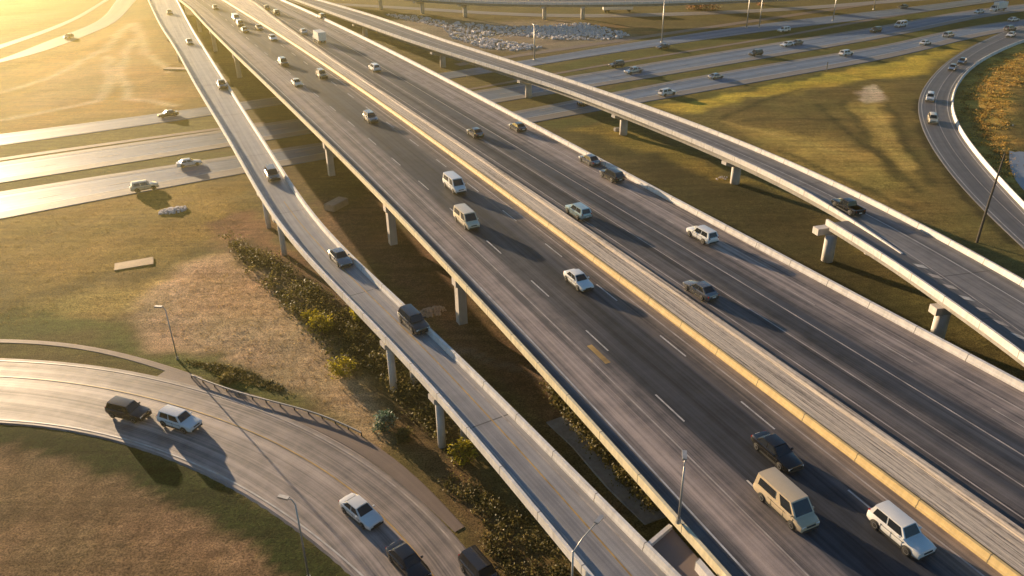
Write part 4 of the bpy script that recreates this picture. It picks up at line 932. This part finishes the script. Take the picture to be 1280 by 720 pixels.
for a in (
 # left carriageway
 ('sedan','dark',(269,9),west,'c','dark car farthest up the left carriageway, near the top edge of the picture',G1,Y_),
 ('van','white',(295,22),west,'c','white van in the far cluster at the top of the left carriageway',G1,Y_),
 ('suv','dark',(300,29),west,'c','dark car right beside the white van in the far cluster of the left carriageway',G1,Y_),
 ('sedan','dark',(306,37),west,'c','dark car at the lower end of the far cluster on the left carriageway',G1,Y_),
 ('sedan','tan',(324,34),west,'c','tan car close to the median barrier, right of the far cluster',G1,Y_),
 ('sedan','white',(341,47),west,'c','white car with dark glass near the median, above the dark sport utility car',G1,Y_),
 ('suv','dark',(354,77),west,'c','dark tall car casting a long shadow, upper left carriageway',G1,Y_),
 ('suv','tan',(402,92),west,'c','tan tall car with long shadow, nearest the median of three cars abreast',G1,Y_),
 ('sedan','cream',(371,103),west,'c','cream car left of the tan tall car, nearest the left parapet',G1,Y_),
 ('suv','grey',(463,146),west,'c','lone grey car in the middle of the upper left carriageway',G1,N),
 ('van','white',(568,229),west,'c','tall white van beside the median, just above the cream van',G1,N),
 ('van','cream',(583,272),west,'c','cream van just below the tall white van',G1,N),
 ('sedan','white',(723,349),west,'c','white car alone in the centre of the left carriageway, above the yellow paint patch',G1,N),
 ('sedan','black',(971,563),west,'c','black car just beyond the beige van',G1,N),
 ('van','beige',(983,626),west,'c','beige van at the lower right, left of the black car and the white tall car',G1,N),
 ('suv','white',(1126,662),west,'c','white tall car next to the yellow median barrier at the bottom of the picture',G1,N),
 # right carriageway
 ('sedan','brown',(333,9),east,'a','brown car at the very top of the right carriageway',G2_,Y_),
 ('suv','dark',(345,15),east,'a','dark car near the top of the right carriageway, beside the median',G2_,Y_),
 ('sedan','white',(379,39),east,'a','white car close behind the white box truck near the median',G2_,Y_),
 ('truck','white',(399,48),east,'a','small looking white box truck far up the right carriageway',G2_,Y_),
 ('suv','dark',(402,20),east,'a','dark car hugging the outer parapet far up the right carriageway',G2_,Y_),
 ('suv','white',(468,84),east,'a','white tall car with dark rear window in the middle of the right carriageway',G2_,Y_),
 ('sedan','dark',(594,165),east,'a','dark low car next to the median barrier, halfway up the right carriageway',G2_,N),
 ('sedan','black',(647,158),east,'a','black car beside the outer white parapet, above the grey car',G2_,N),
 ('sedan','grey',(737,199),east,'a','grey car next to the outer parapet, just ahead of the black hatch car',G2_,N),
 ('suv','black',(765,218),east,'a','black tall car just behind the grey car at the outer parapet',G2_,N),
 ('suv','teal',(723,263),east,'a','pale teal tall car running along the median barrier',G2_,N),
 ('suv','white',(878,292),east,'a','white tall car in the right lane of the right carriageway',G2_,N),
 ('sedan','grey',(876,361),east,'a','grey car by the median, lowest on the right carriageway',G2_,N),
 # left ramp bridge
 ('sedan','dark',(212,15),rbB,'c','dark car at the top of the left ramp bridge',G3_,Y_),
 ('sedan','tan',(237,52),rbB,'c','tan car second from the top of the left ramp bridge',G3_,Y_),
 ('pickup','dark',(277,105),rbB,'c','dark pickup truck on the upper left ramp bridge',G3_,N),
 ('suv','brown',(340,217),rbB,'c','brown tall car where the left ramp bridge starts to bend',G3_,N),
 ('sedan','grey',(425,321),rbB,'c','grey car at the bend of the left ramp bridge',G3_,N),
 ('suv','black',(517,400),rbB,'c','black tall car on the left ramp bridge beside the pinkish stone heap',G3_,N),
 # right ramp bridge
 ('pickup','black',(1060,257),rbR,'a','black pickup truck on the right ramp bridge where it widens','cars on the right ramp bridge',N),
 # foreground loop
 ('suv','black',(160,512),loopF,'c','black tall car following the white tall car on the left of the foreground loop',G5,N),
 ('suv','white',(224,524),loopF,'c','white tall car just ahead of the black tall car on the foreground loop',G5,N),
 ('sedan','white',(451,638),loopF,'c','white car beside the yellow line of the foreground loop',G5,N),
 ('sedan','black',(510,701),loopF,'c','black car below the white car on the foreground loop, at the bottom edge',G5,N),
 ('suv','dark',(602,714),loopF,'c','dark tall car at the outer edge of the foreground loop, cut by the bottom edge',G5,N),
 # ground highway, left part
 ('sedan','white',(236,203),gC,'r','white car on the nearest ground highway, closer to the left ramp bridge',G4,N),
 ('suv','cream',(180,232),gC,'r','cream tall car on the nearest ground highway at the left',G4,N),
 ('sedan','dark',(210,142),gA,'l','dark car on the frontage road left of the ramp bridge',G4,Y_),
 # ground highway, right part
 ('sedan','black',(733,128),gC,'r','black car half hidden behind the right ramp bridge on the near highway',G4,Y_),
 ('suv','white',(834,115),gC,'r','white tall car on the near highway, first right of the ramp bridge',G4,Y_),
 ('sedan','silver',(895,95),gC,'r','silver car on the near highway between two white tall cars',G4,Y_),
 ('suv','white',(1058,66),gC,'r','white tall car on the near highway above the pale earth patch',G4,Y_),
 ('sedan','white',(1157,53),gC,'r','white car on the near highway where the grass wedge narrows',G4,Y_),
 ('suv','silver',(1186,43),gC,'r','silver tall car on the near highway just before the loop joins',G4,Y_),
 ('sedan','white',(1267,24),gC,'r','white car on the near highway at the right edge',G4,Y_),
 ('suv','grey',(1263,35),gC,'r','grey tall car at the right edge where loop and highway meet',G4,Y_),
 ('suv','black',(771,80),gB,'l','black tall car beside the long silver pickup on the middle highway',G4,Y_),
 ('pickup','silver',(792,88),gB,'l','silver pickup truck on the middle highway, in front of the black tall car',G4,Y_),
 ('suv','dark',(945,66),gB,'l','dark tall car alone on the middle highway',G4,Y_),
 ('sedan','white',(984,55),gB,'l','white car on the middle highway directly ahead of a grey one',G4,Y_),
 ('sedan','grey',(996,53),gB,'l','grey car on the middle highway directly behind a white one',G4,Y_),
 ('suv','dark',(1095,37),gB,'l','dark car with pale roof on the middle highway below the far service road',G4,Y_),
 ('van','white',(1126,30),gB,'l','white van on the middle highway left of the last two white vehicles',G4,Y_),
 ('sedan','white',(1224,14),gB,'l','white car on the middle highway beside the box truck at the upper right',G4,Y_),
 ('truck','white',(1248,10),gB,'l','white box truck on the middle highway at the upper right corner',G4,Y_),
 ('sedan','dark',(829,58),gA,'l','dark car on the frontage road at the foot of the tallest far lamp post',G4,Y_),
 ('suv','white',(980,37),gA,'l','white tall car on the frontage road right of the two far lamp posts',G4,Y_),
 ('sedan','grey',(1129,8),gA,'l','grey car on the frontage road near the top right of the picture',G4,Y_),
 # right hand loop
 ('sedan','white',(1264,43),loopE,'c','white car at the top entrance of the right hand loop',G6,Y_),
 ('sedan','blue',(1203,76),loopE,'c','blue grey car on the upper bend of the right hand loop',G6,Y_),
 ('sedan','silver',(1191,84),loopE,'c','silver car just ahead of the blue grey car on the right hand loop',G6,Y_),
 ('suv','white',(1163,121),loopE,'c','white tall car on the tightest part of the right hand loop',G6,Y_),
 ('suv','cream',(1166,148),loopE,'c','cream tall car lowest on the right hand loop',G6,Y_),
 # far upper left
 ('sedan','dark',(86,45),l1,'c','dark car on the far sunlit loop road at the upper left',None,Y_),
):
    vehicle(a[0], a[1], a[2], a[3], a[4], a[5], a[6], a[7])
# long white trailer parked by the service road
p = at([(772,15)])[0]; tr = empty('trailer', (*p, gz(*p)), R(2)); tag(tr, 'long white trailer parked between the service road and the far flyover', 'trailer')
mb = MB(); mb.box((0, 0, 2.4), (12, 2.6, 2.8)); mb.obj('cargo_box', V_box, tr); mb = MB(); mb.box((0, 0, .9), (11, 1.1, .3)); mb.obj('chassis', V_trim, tr)
for x in (-5.0, -3.8, 4.6):
    for y in (-1.1, 1.1):
        mb = MB(); mb.tube([(x, y - .15, .5), (x, y + .15, .5)], .5, 14); mb.obj('wheel', V_tyre, tr)
SUN_EL, SUN_AZ, SUN, SKY, EXPO, HAZE, ANI, SUN_COL = 8.2, -40.0, 5.0, .065, 1.45, .00021, .80, (1.0, .73, .45)
# ================================================================== AIR, SKY, SUN
mb = MB(); mb.box((0, 1700, 29), (5600, 5200, 63)); hz = mb.obj('haze', []); tag(hz, kind='stuff')
hm = bpy.data.materials.new('haze_air'); hm.use_nodes = True; nt = hm.node_tree; nt.nodes.clear(); o_ = nt.nodes.new('ShaderNodeOutputMaterial'); pv = nt.nodes.new('ShaderNodeVolumePrincipled')
pv.inputs['Color'].default_value = (1.0, .90, .40, 1); pv.inputs['Density'].default_value = HAZE; pv.inputs['Anisotropy'].default_value = ANI
nt.links.new(pv.outputs[0], o_.inputs['Volume']); hz.data.materials.clear(); hz.data.materials.append(hm)
w = bpy.data.worlds.new('World'); scn.world = w; w.use_nodes = True; nt = w.node_tree; bg = nt.nodes['Background']
sky = nt.nodes.new('ShaderNodeTexSky'); sky.sky_type = 'NISHITA'; sky.sun_disc = False
sky.sun_elevation = R(SUN_EL); sky.sun_rotation = R(SUN_AZ); sky.air_density = 1.2; sky.dust_density = .6; sky.ozone_density = 4.0
bg.inputs[1].default_value = SKY; nt.links.new(sky.outputs[0], bg.inputs[0])
sd = bpy.data.lights.new('sun', 'SUN'); sd.energy = SUN; sd.angle = R(.5); sd.color = SUN_COL; so = bpy.data.objects.new('sun', sd); COL.objects.link(so)
d = Vector((math.sin(R(SUN_AZ)) * math.cos(R(SUN_EL)), math.cos(R(SUN_AZ)) * math.cos(R(SUN_EL)), math.sin(R(SUN_EL))))
so.rotation_euler = d.to_track_quat('Z', 'Y').to_euler(); so.location = d * 400
scn.view_settings.view_transform = 'Standard'; scn.view_settings.look = 'None'; scn.view_settings.gamma = 1.0; scn.view_settings.use_curve_mapping = False; scn.view_settings.exposure = EXPO
scn.render.engine = 'CYCLES'; cy = scn.cycles; cy.max_bounces = 6; cy.diffuse_bounces = 2; cy.glossy_bounces = 2; cy.transmission_bounces = 3; cy.volume_bounces = 1; cy.transparent_max_bounces = 8
cy.use_denoising = True; cy.sample_clamp_indirect = 6.0; cy.use_adaptive_sampling = True; cy.adaptive_threshold = .015
